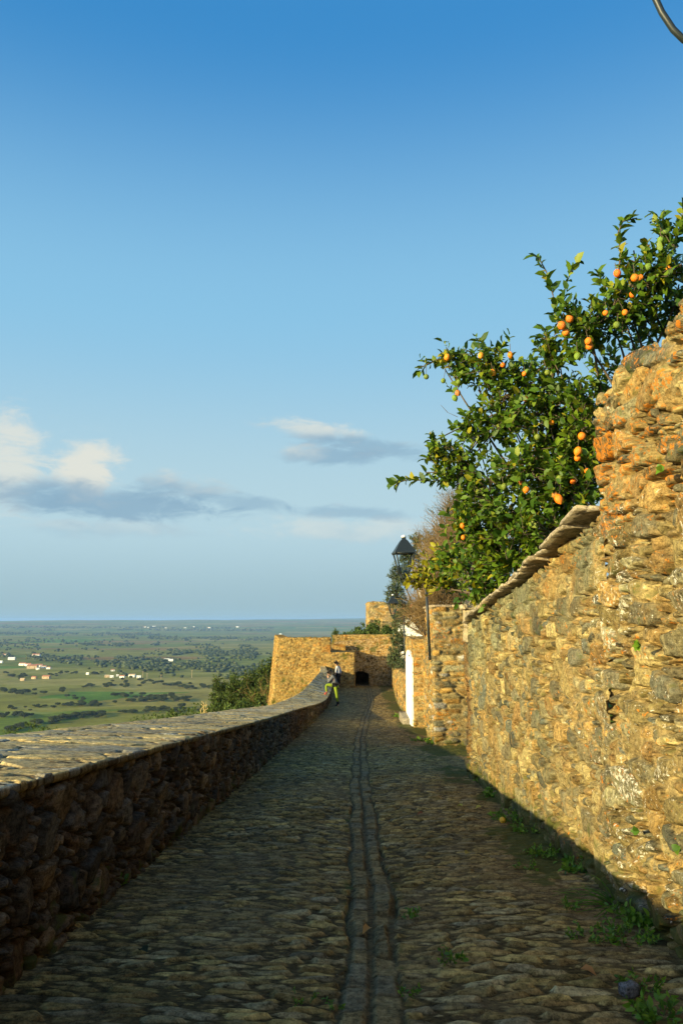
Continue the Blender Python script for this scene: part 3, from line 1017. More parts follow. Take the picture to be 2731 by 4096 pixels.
def lich_far(U, V, X, Y, Z, r, mask): return np.stack([U * 0 + .25, U * 0 + .12, .35 * sstep(.55, .7, fbm(U * .8, V * .8, 3, 5))], -1)


def build_bastion():
    root = thing('bastion', (-3.7, 54, -3.5), 'battered golden stone bastion tower at the end of the parapet', 'bastion')
    P, N_, s = dense([(-6.9, 62), (-5.80, 53.0), (-1.8, 53.0), (-1.85, 53.9)], .06, .12)
    N_ = -N_
    zb = np.full(len(P), -6.5); zt = np.full(len(P), .42)
    nv = 0
    # left side battered: lean the plan inwards with height
    me = wall_mesh('stone_face', P, N_, s, zb, zt, .05, FARSW, OCHRE, (.28, .195, .07), 401, lich_far, rc=.05, cap=.55, bulge=.03)
    n = len(me.vertices); c = np.empty(n * 3); me.vertices.foreach_get('co', c); c = c.reshape(-1, 3)
    k = sstep(-3.2, -5.3, c[:, 0])
    c[:, 0] += k * (c[:, 2] + 6.5) * .092
    me.vertices.foreach_set('co', c.ravel()); me.update()
    link('stone_face', me, M_FAR, root)
    mb = MB(); mb.box((-2.9, 57.6, -.80), (4.0, 7.6, .1))
    link('terrace', mb.mesh('terrace'), M_TAN, root)

    st = thing('stair_block', (-1.3, 53.5, -2.8), 'golden stone stair block beside the dark archway', 'stairs')
    P, N_, s = dense([(-2.42, 52.85), (-.30, 52.85), (-.30, 56.9)], .05, .06)
    N_ = -N_
    me = wall_mesh('stone_face', P, -N_ * -1, s, np.full(len(P), -3.3), np.full(len(P), -.50), .045, dict(FARSW, ch=.12, p=4), OCHRE, (.28, .195, .07), 411, lich_far, rc=.04, cap=.2, bulge=.02)
    link('stone_face', me, M_FAR, st)
    mb = MB(); mb.box((-1.10, 54.8, -.53), (1.6, 3.7, .06)); mb.rough((-2.10, 53.4, -.27), (.55, 1.0, .48), None, 2, .02, 5, 5, .08)
    mb.rough((-1.35, 56.5, -.30), (.85, .35, .46), None, 6, .02, 5, 5, .08)
    me = mb.mesh('landing'); paint_rough(me, OCHRE, .2, .1); link('landing', me, M_FAR, st)

    # end wall of the lane with its low archway
    w = thing('stone_wall', (.5, 57.2, -2.8), 'shaded end wall of the lane pierced by a low dark archway', 'wall')
    P, N_, s = dense([(-2.3, 57.0), (3.0, 57.0)], .05, .01)
    N_ = -N_
    zt = np.interp(P[:, 0], [-2.3, 2.2, 3], [-.08, .42, .45])

    def hole(X, Y, Z):
        top = -1.93 - .16 * ((X - .08) / .5) ** 2
        return ~((X > -.30) & (X < .62) & (Z < top))
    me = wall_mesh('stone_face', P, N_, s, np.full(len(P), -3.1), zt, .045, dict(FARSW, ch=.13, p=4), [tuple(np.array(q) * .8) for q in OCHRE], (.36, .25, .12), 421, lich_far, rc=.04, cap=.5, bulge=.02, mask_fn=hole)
    link('stone_face', me, M_FAR, w)
    mb = MB()
    xs = np.linspace(-.36, .68, 9); V = []
    for yy in (56.99, 60.5):
        V.append((-.36, yy, -3.1))
        for q in xs: V.append((q, yy, -1.90 - .15 * ((q - .08) / .5) ** 2))
        V.append((.68, yy, -3.1))
    n = len(xs) + 2
    fl = [(k, k + 1, n + k + 1, n + k) for k in range(n - 1)] + [tuple(range(n, 2 * n))]
    mb.add(V, fl); mb.box((.16, 58.8, -2.9), (1.04, 3.5, .1))
    me = mb.mesh('archway'); paint_rough(me, [(.22, .165, .09)], 0, 0); link('archway', me, M_FAR, w)
    # upper parapet wall behind it
    P, N_, s = dense([(-1.95, 59.5), (2.6, 59.5)], .06, .01)
    me = wall_mesh('stone_wall', P, -N_, s, np.full(len(P), -1.0), np.interp(P[:, 0], [-2, 2.6], [.47, .52]), .05, FARSW, OCHRE, (.28, .195, .07), 431, lich_far, rc=.04, cap=.5, bulge=.02)
    props(link('stone_wall', me, M_FAR, None, (.3, 59.5, -.5)), 'upper golden parapet wall rising behind the end wall', 'wall')


build_bastion()


def build_tower():
    P, N_, s = dense([(.85, 104), (.95, 95), (4.6, 95), (4.6, 104)], .13, .15)
    N_ = -N_
    zb = np.full(len(P), -4.0); zt = 3.62 + .15 * (np.round(vnoise(s * .8, s * 0, 3) * 3) / 3 - .6)
    me = wall_mesh('stone_face', P, N_, s, zb, zt, .1, dict(FARSW, cw=.55, ch=.32), TAN[:5] + OCHRE[:4], (.40, .29, .15), 441, lich_far, rc=.08, cap=1.0, bulge=.05)
    t = thing('tower', (2.7, 97, -4), 'square ruined stone tower on the hill above the bushes', 'tower')
    link('stone_face', me, M_FAR, t)
    P, N_, s = dense([(1.90, 76), (1.95, 73), (3.6, 73)], .1, .1)
    me = wall_mesh('stone_wall', P, -N_, s, np.full(len(P), -3.), np.interp(s, [0, 2.4, 3.4, 5], [.9, 1.35, 1.3, 1.5]), .08, dict(FARSW, cw=.5, ch=.3), TAN, MORT, 446, lich_far, rc=.1, cap=.5, bulge=.08)
    props(link('stone_wall', me, M_FAR, None, (2.4, 74, -2)), 'broken stub of pale wall in front of the ruined tower', 'wall')


build_tower()


def house(name, c, size, ang, roofh, wallm, roofm, label, cat='house', windows=0, group=None, chimney=False, gable=True):
    """Gabled house: walls to the eaves, roof with overhang, openings as their own parts."""
    root = thing(name, tuple(c), label, cat, group)
    w, d, h = size
    rm = rotz(ang)
    def tr(V): return np.array(V) @ rm.T + np.array(c)
    mb = MB()
    V = [(-w/2, -d/2, -1.5), (w/2, -d/2, -1.5), (w/2, d/2, -1.5), (-w/2, d/2, -1.5), (-w/2, -d/2, h), (w/2, -d/2, h), (w/2, d/2, h), (-w/2, d/2, h), (-w/2, 0, h + roofh * .97), (w/2, 0, h + roofh * .97)]
    mb.add(tr(V), [(0, 1, 5, 4), (2, 3, 7, 6), (1, 2, 6, 9, 5), (3, 0, 4, 8, 7)])
    link('wall', mb.mesh('wall'), wallm, root)
    mb = MB(); o = .35
    e = roofh * o / (d / 2)
    for sg in (-1, 1):
        V = [(-w/2 - o, sg * (d/2 + o), h - e), (w/2 + o, sg * (d/2 + o), h - e), (w/2 + o, 0, h + roofh), (-w/2 - o, 0, h + roofh)]
        V = V + [(a, b, q + .18) for a, b, q in V]
        mb.add(tr(V), [(0, 1, 2, 3), (7, 6, 5, 4), (0, 4, 5, 1), (1, 5, 6, 2), (3, 7, 4, 0)])
    rf = link('roof', mb.mesh('roof'), roofm, root)
    if chimney:
        mb = MB(); mb.box(tr([(w * .25, d * .12, h + roofh + .3)])[0], (.9, .9, 1.6), rm); link('chimney', mb.mesh('chimney'), wallm, rf)
    for k in range(windows):
        mb = MB(); x = -w / 2 + w * (k + .5) / windows
        isd = k == windows // 2
        mb.box(tr([(x, -d/2 - .02, h * (.36 if isd else .55))])[0], (1.1, .12, h * .72 if isd else h * .34), rm)
        link('door' if isd else 'window', mb.mesh('opening'), M_DARKWOOD, root)
    return root


house('house', (5.25, 57, -.9), (5.0, 5.0, 3.0), R(90), 1.0, M_LIME, M_TILE, 'whitewashed house glimpsed through the olive branches', 'house', 3, None, True)

#%%PLANTS
# ------------------------------------------------------------------ leaves, twigs, crowns
def unit(v): return v / (np.linalg.norm(v, axis=-1, keepdims=True) + 1e-9)


def leaf_mesh(name, C, D, Nn, L, Wd, col, fold=.22, curl=.15):
    """One pointed, folded oval per leaf; base at C, axis D, upper side Nn."""
    n = len(C)
    D = unit(D); Sd = unit(np.cross(D, Nn)); Nn = np.cross(Sd, D)
    L = np.broadcast_to(np.asarray(L, float), (n,))[:, None]; Wd = np.broadcast_to(np.asarray(Wd, float), (n,))[:, None]
    def pt(a, b, c): return C + D * L * a + Sd * Wd * b + Nn * Wd * c
    V = np.stack([pt(0, 0, 0), pt(.30, .5, fold), pt(.70, .40, fold - curl * .5), pt(1, 0, -curl * 1.6), pt(.70, -.40, fold - curl * .5), pt(.30, -.5, fold), pt(.5, 0, -.02)], 1)
    b = (np.arange(n) * 7)[:, None]
    q = [np.array(k)[None] + b for k in ((0, 1, 2, 6), (6, 2, 3, 4), (0, 6, 4, 5))]
    return mesh_np(name, V.reshape(-1, 3), np.concatenate(q), {'Col': np.repeat(col, 7, 0)}, smooth=True)


def twig_mesh(name, A, B, ra, rb, n=4):
    """Straight tapered sticks A to B."""
    A = np.asarray(A, float); B = np.asarray(B, float); k = len(A)
    ra = np.broadcast_to(ra, (k,)); rb = np.broadcast_to(rb, (k,))
    t = unit(B - A)
    h = np.where(np.abs(t[:, 2:]) < .9, np.array([[0, 0, 1.]]), np.array([[1., 0, 0]]))
    u = unit(np.cross(t, h)); w = np.cross(t, u)
    V = []
    for (P, r) in ((A, ra), (B, rb)):
        for q in range(n):
            an = 2 * math.pi * q / n
            V.append(P + r[:, None] * (math.cos(an) * u + math.sin(an) * w))
    V = np.stack(V, 1)
    b = (np.arange(k) * 2 * n)[:, None]
    Fq = np.concatenate([np.array([q, (q + 1) % n, n + (q + 1) % n, n + q])[None] + b for q in range(n)])
    return mesh_np(name, V.reshape(-1, 3), Fq)


def join_arr(*meshes): pass


def rand_dir(n, up=0.0):
    v = rng.normal(size=(n, 3)); v[:, 2] += up
    return unit(v)


def spray(start, direc, length, nl, leaf, width, colf, jitter=.5):
    """Leaves set alternately round a twig."""
    start = np.asarray(start); direc = unit(np.asarray(direc))
    u = (np.arange(nl) + .6) / nl
    bend = unit(rng.normal(size=3)) * .18
    P = start + direc * length * u[:, None] + bend * length * (u ** 2)[:, None]
    ax = unit(np.cross(direc, rng.normal(size=3))); ay = np.cross(direc, ax)
    an = np.arange(nl) * 2.4 + rng.uniform(0, 6)
    D = direc * .75 + (np.cos(an)[:, None] * ax + np.sin(an)[:, None] * ay) * .95 + rng.normal(size=(nl, 3)) * jitter * .4
    D[:, 2] += .05
    Nn = unit(rng.normal(size=(nl, 3)) * .55 + np.array([-.25, -.25, .75]))
    sz = leaf * rng.uniform(.5, 1.25, nl)
    return P, D, Nn, sz, sz * width * rng.uniform(.85, 1.15, nl), colf(nl), (start, P[-1])


def citrus_col(n, yellow=0.0):
    base = np.array([(.032, .076, .006), (.050, .104, .007), (.078, .140, .009), (.115, .175, .011), (.165, .205, .013)])
    k = np.clip((rng.beta(1.6, 2.2, n) * 5).astype(int), 0, 4)
    c = base[k] * rng.uniform(.8, 1.2, n)[:, None]
    y = rng.random(n) < (.04 + yellow)
    c[y] = np.array([.25, .23, .010]) * rng.uniform(.7, 1.1, (int(y.sum()), 1))
    return c


FRUIT_ME = {}


def fruit_mesh(kind):
    if kind in FRUIT_ME: return FRUIT_ME[kind]
    mb = MB()
    if kind == 'round': pr = [(.004, -1.0), (.35, -.94), (.68, -.73), (.92, -.38), (1.0, 0), (.93, .36), (.70, .72), (.38, .93), (.10, .98), (.05, .92)]
    else: pr = [(.03, -1.32), (.16, -1.22), (.28, -1.08), (.62, -.86), (.90, -.45), (.98, 0), (.90, .45), (.66, .84), (.34, 1.06), (.06, 1.12)]
    mb.lathe((0, 0, 0), pr, 16)
    FRUIT_ME[kind] = mb.mesh('fruit_' + kind, True)
    FRUIT_ME[kind].materials.append(M_FRUIT)
    return FRUIT_ME[kind]


def build_lemon_tree():
    base = np.array([3.05, 10.6, float(terr(3.05, 10.6))])
    root = thing('citrus_tree', tuple(base), 'leafy citrus tree laden with orange and green fruit leaning over the wall', 'tree')
    acc = []; TA = []; TB = []; RA = []; RB = []
    def stick(a, b, ra, rb): TA.append(a); TB.append(b); RA.append(ra); RB.append(rb)
    fork = base + np.array([-.1, -.1, 1.6])
    def limb(a, b, ra, rb, n=5, sag=.15):
        a = np.array(a); b = np.array(b); q = rng.normal(size=3) * .16 * min(1.0, np.linalg.norm(b - a) / 1.5)
        last = a
        for k in range(1, n + 1):
            u = k / n
            p = a + (b - a) * u + np.array([0, 0, sag]) * math.sin(u * math.pi) + q * math.sin(u * math.pi * 1.5)
            stick(last, p, ra + (rb - ra) * (k - 1) / n, ra + (rb - ra) * u); last = p
    for k in range(6):
        stick(base + (fork - base) * k / 6 + np.array([.03 * math.sin(k * 2), 0, 0]), base + (fork - base) * (k + 1) / 6 + np.array([.03 * math.sin(k * 2 + 2), 0, 0]), .11 - .006 * k, .104 - .006 * k)
    # masses of leaves: photo x, y, distance, half width, half height, half depth (m), twigs, share of yellow
    B = [(2180, 1640, 10.3, .62, .55, .6, 62, 0), (2290, 1760, 10.4, .55, .60, .6, 62, 0), (2060, 1560, 10.4, .48, .36, .5, 40, .03), (1950, 1480, 10.5, .36, .26, .4, 28, .06),
         (2020, 1690, 10.4, .50, .30, .5, 34, 0), (2120, 1870, 10.3, .60, .48, .6, 66, 0), (2270, 1960, 10.2, .55, .50, .6, 62, .02), (1960, 1990, 10.8, .48, .45, .5, 52, 0),
         (2080, 2090, 10.6, .62, .5, .6, 70, 0), (1960, 2170, 11.2, .48, .45, .5, 56, .02), (2060, 2250, 10.9, .58, .4, .6, 56, 0), (1930, 2310, 11.6, .38, .36, .4, 38, .03),
         (1990, 2370, 11.9, .40, .25, .4, 26, 0), (2200, 2130, 10.1, .48, .42, .5, 48, 0), (2345, 1590, 9.8, .28, .26, .4, 18, 0), (2350, 1900, 10.6, .5, .6, .6, 50, 0), (2320, 1700, 10.0, .35, .55, .4, 44, .02),
         (2350, 1330, 9.2, .36, .24, .4, 24, .02), (2290, 1270, 9.2, .22, .18, .3, 11, .02), (2450, 1230, 9.0, .40, .26, .4, 24, .02), (2560, 1130, 9.0, .36, .26, .4, 20, .03),
         (2680, 1090, 8.9, .34, .28, .4, 19, .04), (2560, 1260, 9.2, .44, .26, .4, 22, 0), (2690, 1220, 9.2, .42, .30, .4, 22, 0), (2830, 1180, 9.2, .5, .40, .5, 26, 0),
         (2830, 1400, 9.8, .7, .7, .6, 50, 0), (2560, 1560, 10.2, .8, .7, .7, 60, 0), (2660, 960, 8.9, .17, .18, .25, 7, .03), (1810, 1450, 10.7, .24, .17, .3, 14, .1),
         (1760, 1820, 10.9, .22, .16, .25, 12, 0), (1850, 1880, 10.9, .30, .28, .3, 22, .02), (1890, 1720, 10.6, .22, .22, .3, 14, 0), (1860, 2080, 11.2, .28, .30, .3, 22, .05),
         (1840, 2250, 12.0, .26, .22, .3, 16, .15), (1760, 2230, 12.8, .22, .17, .2, 15, .55), (1690, 2310, 13.2, .22, .20, .2, 18, .9), (1790, 2320, 12.8, .30, .16, .2, 16, .4), (2210, 1420, 9.8, .16, .30, .2, 14, 0)]
    cf = lambda ye: (lambda n: citrus_col(n, ye))
    fork2 = np.array([3.5, 9.7, 3.2]); limb(base + np.array([0, 0, 1.0]), fork2, .07, .05)
    for (x, y, t, rx, rz, ry, nt_, ye) in B:
        c = W(x, y, t)
        limb((fork2 if x > 2260 and y < 1420 else fork) + rng.normal(size=3) * .05, c + np.array([0, .25, 0]), .026, .008, 7)
        for k in range(nt_):
            q = rand_dir(1)[0] * rng.random() ** .45
            p = c + q * np.array([rx, ry, rz])
            d = unit(q * .9 + rng.normal(size=3) * .55 + np.array([-.05, 0, .35]))
            ln = rng.uniform(.22, .42)
            s0 = p - d * ln * .6
            stick(c + (s0 - c) * .25, s0, .007, .0045)
            r = spray(s0, d, ln, int(rng.integers(9, 15)), .115, .54, cf(ye)); acc.append(r[:6]); stick(r[6][0], r[6][1], .0045, .002)
    # long shoots that stand clear of the crown
    SH = [([(2235, 1290), (2210, 1180), (2185, 1090), (2150, 1025)], 9.2, 22), ([(2240, 1240), (2260, 1140), (2290, 1070), (2310, 1045)], 9.2, 14), ([(2440, 1200), (2415, 1140), (2385, 1085)], 9.0, 12),
          ([(2520, 1130), (2480, 1020), (2470, 930), (2490, 885), (2545, 872)], 9.0, 26), ([(2640, 1040), (2660, 950), (2650, 880)], 8.9, 14), ([(2690, 1000), (2720, 900), (2735, 830)], 8.9, 16), ([(2580, 1060), (2600, 1000), (2575, 960)], 9.0, 10),
          ([(2230, 1480), (2200, 1420), (2185, 1360), (2180, 1315)], 9.7, 16), ([(2250, 1420), (2215, 1370), (2160, 1350)], 9.7, 9), ([(1900, 1470), (1820, 1425), (1740, 1440), (1668, 1478)], 10.8, 22), ([(1850, 1440), (1840, 1410)], 10.8, 6),
          ([(1960, 1450), (1930, 1390), (1925, 1362)], 10.5, 12), ([(1990, 1450), (2000, 1390), (2015, 1370)], 10.5, 9), ([(1860, 1840), (1800, 1800), (1735, 1765)], 11, 18), ([(1735, 1765), (1722, 1740)], 11, 4),
          ([(1880, 1900), (1800, 1915), (1720, 1925), (1640, 1915), (1570, 1938)], 11, 36), ([(1800, 1915), (1760, 1890), (1700, 1890)], 11, 9), ([(1850, 1910), (1830, 1870)], 11, 6), ([(2060, 1460), (2100, 1440), (2120, 1480)], 10.4, 8), ([(1870, 1700), (1860, 1760), (1835, 1800)], 10.8, 8)]
    for (pl, t, nl) in SH:
        pts = [W(x, y, t) for x, y in pl]
        limb(W(*((2450, 1250) if pl[0][0] > 2400 else (2330, 1290) if pl[0][1] < 1300 else (2230, 1500) if pl[0][0] > 2150 else (2000, 1650)), t + .3), pts[0], .013, .008, 3, .03)
        L = [np.linalg.norm(b - a) for a, b in zip(pts[:-1], pts[1:])]
        for a, b, l in zip(pts[:-1], pts[1:], L):
            r = spray(a, b - a, l, max(int(1.7 * nl * l / sum(L)), 3), .135, .54, cf(.03), .7); acc.append(r[:6])
            stick(a, b, .008, .006)
    for (x0, y0, x1, y1) in ((1790, 1650, 1762, 1620), (1830, 1668, 1790, 1650), (2370, 1500, 2330, 1450)):
        stick(W(x0, y0, 10.9), W(x1, y1, 10.9), .004, .002)
    OR, YE, GR, BR = (.80, .185, .002), (.80, .26, .003), (.15, .22, .015), (.45, .14, .02)
    fr = [(2245, 1302, 8.8, .052, OR, 'round'), (2262, 1330, 8.85, .045, OR, 'round'), (2352, 1365, 8.9, .047, OR, 'round'), (2356, 1385, 8.95, .048, OR, 'round'), (2467, 1093, 8.7, .046, OR, 'round'),
          (2537, 1112, 8.7, .050, OR, 'round'), (2560, 1110, 8.8, .040, OR, 'round'), (2528, 1178, 8.8, .040, OR, 'round'), (2420, 1252, 8.8, .036, OR, 'round'), (2498, 1250, 8.8, .038, OR, 'round'), (2277, 1275, 9, .05, OR, 'round'),
          (2326, 1744, 9.7, .055, OR, 'round'), (2310, 1805, 9.7, .055, YE, 'oval'), (2308, 1832, 9.75, .045, OR, 'round'), (2103, 1958, 9.9, .048, OR, 'oval'), (2233, 1996, 9.7, .058, OR, 'oval'), (2348, 1885, 9.8, .042, OR, 'round'),
          (1830, 1572, 10.4, .044, BR, 'oval'), (1818, 1592, 10.4, .042, GR, 'oval'), (1787, 1430, 10.5, .045, YE, 'oval'), (1922, 1423, 10.2, .042, YE, 'oval'), (2040, 1420, 10.1, .040, YE, 'oval'), (1970, 1490, 10.1, .042, YE, 'oval'),
          (2100, 1595, 10, .04, YE, 'round'), (2205, 1690, 9.9, .04, YE, 'round'), (2010, 1460, 10.1, .035, OR, 'round'), (2096, 1495, 10, .035, OR, 'round'), (1704, 1507, 10.6, .040, GR, 'round'), (1772, 1523, 10.5, .036, GR, 'round'),
          (1833, 1528, 10.4, .036, GR, 'round'), (2107, 1488, 10, .042, GR, 'round'), (2188, 1490, 9.6, .040, GR, 'round'), (2308, 1424, 9, .046, GR, 'oval'), (2590, 1068, 8.7, .046, GR, 'round'), (2640, 960, 8.7, .042, GR, 'round'),
          (2655, 930, 8.75, .040, GR, 'round'), (2465, 1300, 8.8, .044, GR, 'round'), (2672, 1075, 8.7, .036, YE, 'round'), (2148, 1748, 9.9, .045, GR, 'round'), (2015, 1945, 10.1, .042, GR, 'oval'), (2055, 1905, 10.1, .044, GR, 'oval'),
          (2236, 1912, 9.8, .05, GR, 'round'), (1849, 2103, 10.9, .04, OR, 'oval'), (1852, 2150, 10.9, .036, OR, 'oval'), (2085, 1925, 10, .04, BR, 'oval'), (2218, 1980, 9.8, .045, BR, 'oval'), (2290, 1925, 9.8, .04, OR, 'round'), (2380, 1745, 9.9, .04, OR, 'oval')]
    for (x, y, t, r, c, kd) in fr:
        p = W(x, y, t); e_ = p + np.array([rng.normal() * .03, rng.uniform(.0, .08), rng.uniform(.10, .18)])
        stick(p, e_, .003, .004)
        acc.append(spray(e_, rng.normal(size=3) * .4 + np.array([0, 0, .5]), .14, 5, .11, .54, cf(0), .8)[:6])
    P, D, Nn, L, Wd, C = (np.concatenate([a[k] for a in acc]) for k in range(6))
    link('crown', leaf_mesh('crown', P, D, Nn, L, Wd, C), M_LEAF, root)
    link('trunk', twig_mesh('trunk', TA, TB, np.array(RA), np.array(RB), 6), M_BARK, root)
    for (x, y, t, r, c, kd) in fr:
        p = W(x, y, t)
        o = bpy.data.objects.new('fruit', fruit_mesh(kd)); COL.objects.link(o); o.parent = root
        o.location = Vector(p) - Vector(base); r *= .90; o.scale = (r, r, r * random.uniform(.95, 1.12))
        o.rotation_euler = (random.uniform(-.5, .5), random.uniform(-.5, .5), random.uniform(0, 6))
        k = random.uniform(.85, 1.1); o.color = (c[0] * k, c[1] * random.uniform(.85, 1.15), c[2], 1)


build_lemon_tree()


def blob_tree(name, base, blobs, label, cat, leaf, width, colf, twigs, mat, group=None, bark=True, up=.3, trunk_r=.1, nl=(7, 11), ln=(.25, .5)):
    """Tree from ellipsoid masses (centre, radii, twigs) given in world coordinates."""
    base = np.array(base, float)
    root = thing(name, tuple(base), label, cat, group)
    acc = []; TA = []; TB = []; RA = []; RB = []
    top = base + np.array([0, 0, .35 * (max(b[0][2] for b in blobs) - base[2])])
    TA.append(base); TB.append(top); RA.append(trunk_r); RB.append(trunk_r * .75)
    for (c, rad, nt_) in blobs:
        c = np.array(c); TA.append(top); TB.append(c); RA.append(trunk_r * .5); RB.append(trunk_r * .15)
        for k in range(int(nt_ * twigs)):
            q = rand_dir(1)[0] * rng.random() ** .4
            p = c + q * np.array(rad)
            d = unit(q * .9 + rng.normal(size=3) * .5 + np.array([0, 0, up]))
            l = rng.uniform(*ln); s0 = p - d * l * .6
            r = spray(s0, d, l, int(rng.integers(*nl)), leaf, width, colf); acc.append(r[:6])
            TA.append(s0); TB.append(r[6][1]); RA.append(trunk_r * .05); RB.append(trunk_r * .02)
            if k % 3 == 0:
                TA.append(c + (s0 - c) * .3); TB.append(s0); RA.append(trunk_r * .08); RB.append(trunk_r * .05)
    P, D, Nn, L, Wd, C = (np.concatenate([a[k] for a in acc]) for k in range(6))
    link('crown', leaf_mesh('crown', P, D, Nn, L, Wd, C), mat, root)
    link('trunk', twig_mesh('trunk', TA, TB, np.array(RA), np.array(RB), 5), M_BARK, root)
    return root


def tone(cols, lo=.75, hi=1.25):
    cols = np.array(cols)
    return lambda n: cols[rng.integers(0, len(cols), n)] * rng.uniform(lo, hi, n)[:, None]


OLIVE = tone([(.060, .085, .038), (.085, .110, .050), (.045, .070, .030), (.12, .145, .075), (.07, .10, .03)])
ob = [((1600, 2300), 35, (.50, .5, .55), 40), ((1580, 2380), 34, (.42, .5, .6), 34), ((1640, 2230), 36, (.5, .5, .5), 34), ((1665, 2170), 37, (.35, .4, .45), 16), ((1620, 2450), 34, (.45, .5, .6), 34), ((1590, 2480), 38, (.4, .5, .5), 18),
      ((1600, 2560), 35, (.42, .5, .55), 30), ((1578, 2620), 36, (.32, .4, .40), 22), ((1610, 2660), 35, (.35, .3, .30), 16), ((1690, 2300), 36, (.5, .5, .6), 30), ((1700, 2450), 36, (.6, .5, .7), 34), ((1570, 2650), 37, (.25, .3, .30), 10)]
blob_tree('olive_tree', (3.7, 46, float(terr(3.7, 46.))), [(W(x, y, t * 1.28), tuple(1.2 * q for q in r), n) for (x, y), t, r, n in ob],
          'grey-green olive tree hanging over the far lane wall behind the lamps', 'tree', .12, .36, OLIVE, 4.2, M_DRYLEAF, trunk_r=.16, nl=(12, 18))


def brush(name, base, blobs, label, cat, n, colr=None, ln=(.35, .9), r=.008, leafy=0.0):
    base = np.array(base, float); root = thing(name, tuple(base), label, cat)
    A = []; B_ = []; ra = []; rb = []; acc = []
    for (c, rad, k) in blobs:
        c = np.array(c)
        A.append(base); B_.append(c - np.array([0, 0, rad[2] * .6])); ra.append(.05); rb.append(.025)
        for q in range(int(n * k)):
            d0 = rand_dir(1)[0] * rng.random() ** .5
            p = c + d0 * np.array(rad); d = unit(d0 * .6 + rng.normal(size=3) * .45 + np.array([-.1, 0, .75]))
            l = rng.uniform(*ln); m = p + d * l * .5; d2 = unit(d + rng.normal(size=3) * .35)
            A += [p, m]; B_ += [m, m + d2 * l * .5]; ra += [r, r * .7]; rb += [r * .7, r * .3]
            for _ in range(3):
                a = p + d * l * rng.uniform(.2, .8); A.append(a); B_.append(a + unit(d + rng.normal(size=3) * .7) * l * .4); ra.append(r * .55); rb.append(r * .25)
            if rng.random() < leafy:
                acc.append(spray(m, d2, l * .5, 9, .055, .4, tone([(.10, .11, .03), (.14, .14, .04), (.07, .09, .025)]))[:6])
    link('branches', twig_mesh('branches', A, B_, np.array(ra), np.array(rb), 3), M_TWIG, root)
    if acc:
        P, D, Nn, L, Wd, C = (np.concatenate([a[k] for a in acc]) for k in range(6))
        link('leaves', leaf_mesh('leaves', P, D, Nn, L, Wd, C), M_DRYLEAF, root)


bb = [((1790, 2300), 26, (.65, .6, .65), 1.2), ((1745, 2440), 25, (.45, .5, .5), 1.0), ((1850, 2430), 25.5, (.9, .6, .5), 1.3), ((1800, 2200), 27, (.6, .5, .55), 1.0), ((1690, 2490), 27, (.25, .5, .5), .7), ((1900, 2280), 26, (.9, .7, .9), 1.2), ((1720, 2350), 27, (.25, .5, .4), .6)]
brush('bare_shrub', (3.0, 26, float(terr(3., 26.))), [(W(x, y, t), r, n) for (x, y), t, r, n in bb], 'tangled bare brown shrub behind the stone pier', 'shrub', 300, ln=(.4, 1.0))
bb = [((1800, 2140), 31, (.55, .5, .7), 1.0), ((1850, 2060), 31, (.6, .5, .6), 1.0), ((1720, 2220), 32, (.35, .4, .5), .6), ((1780, 2250), 31, (.5, .5, .5), .6)]
brush('dry_tree', (4.2, 31, float(terr(4.2, 31.))), [(W(x, y, t), r, n) for (x, y), t, r, n in bb], 'tall half-dry feathery tree rising behind the citrus tree', 'tree', 260, ln=(.5, 1.1), leafy=.8)

# bushes by the ruined tower
GREEN = tone([(.050, .085, .018), (.075, .115, .025), (.040, .065, .015), (.10, .135, .03)])
for (x, y, t, r, lab) in (((1470), 2530, 84, (1.5, 1.2, .95), 'rounded dark green bush at the foot of the ruined tower'), (1420, 2540, 88, (1.2, 1.0, .75), 'broad low bush left of the ruined tower'),
                          (1515, 2515, 80, (1.0, 1.0, .8), 'olive green bush in front of the ruined tower'), (1548, 2535, 70, (.7, .7, .6), 'bright green bush under the broken wall stub')):
    c = W(x, y, t)
    blob_tree('bush', (c[0], c[1], c[2] - r[2] * 1.4), [(c, r, 60), (c + np.array([r[0] * .6, 0, -.1]), np.array(r) * .7, 30), (c + np.array([-r[0] * .6, 0, -.2]), np.array(r) * .7, 30)], lab, 'bush', .22, .55, GREEN, 1.2, M_DRYLEAF, trunk_r=.08)
c = W(1343, 2540, 70)
blob_tree('small_conifer', (c[0], c[1], c[2] - 1.0), [(c, (.32, .3, .3), 30), (c + np.array([0, 0, .25]), (.18, .18, .25), 18)], 'small dark conifer showing over the bastion top', 'tree', .14, .3, GREEN, 1.5, M_DRYLEAF, trunk_r=.06)


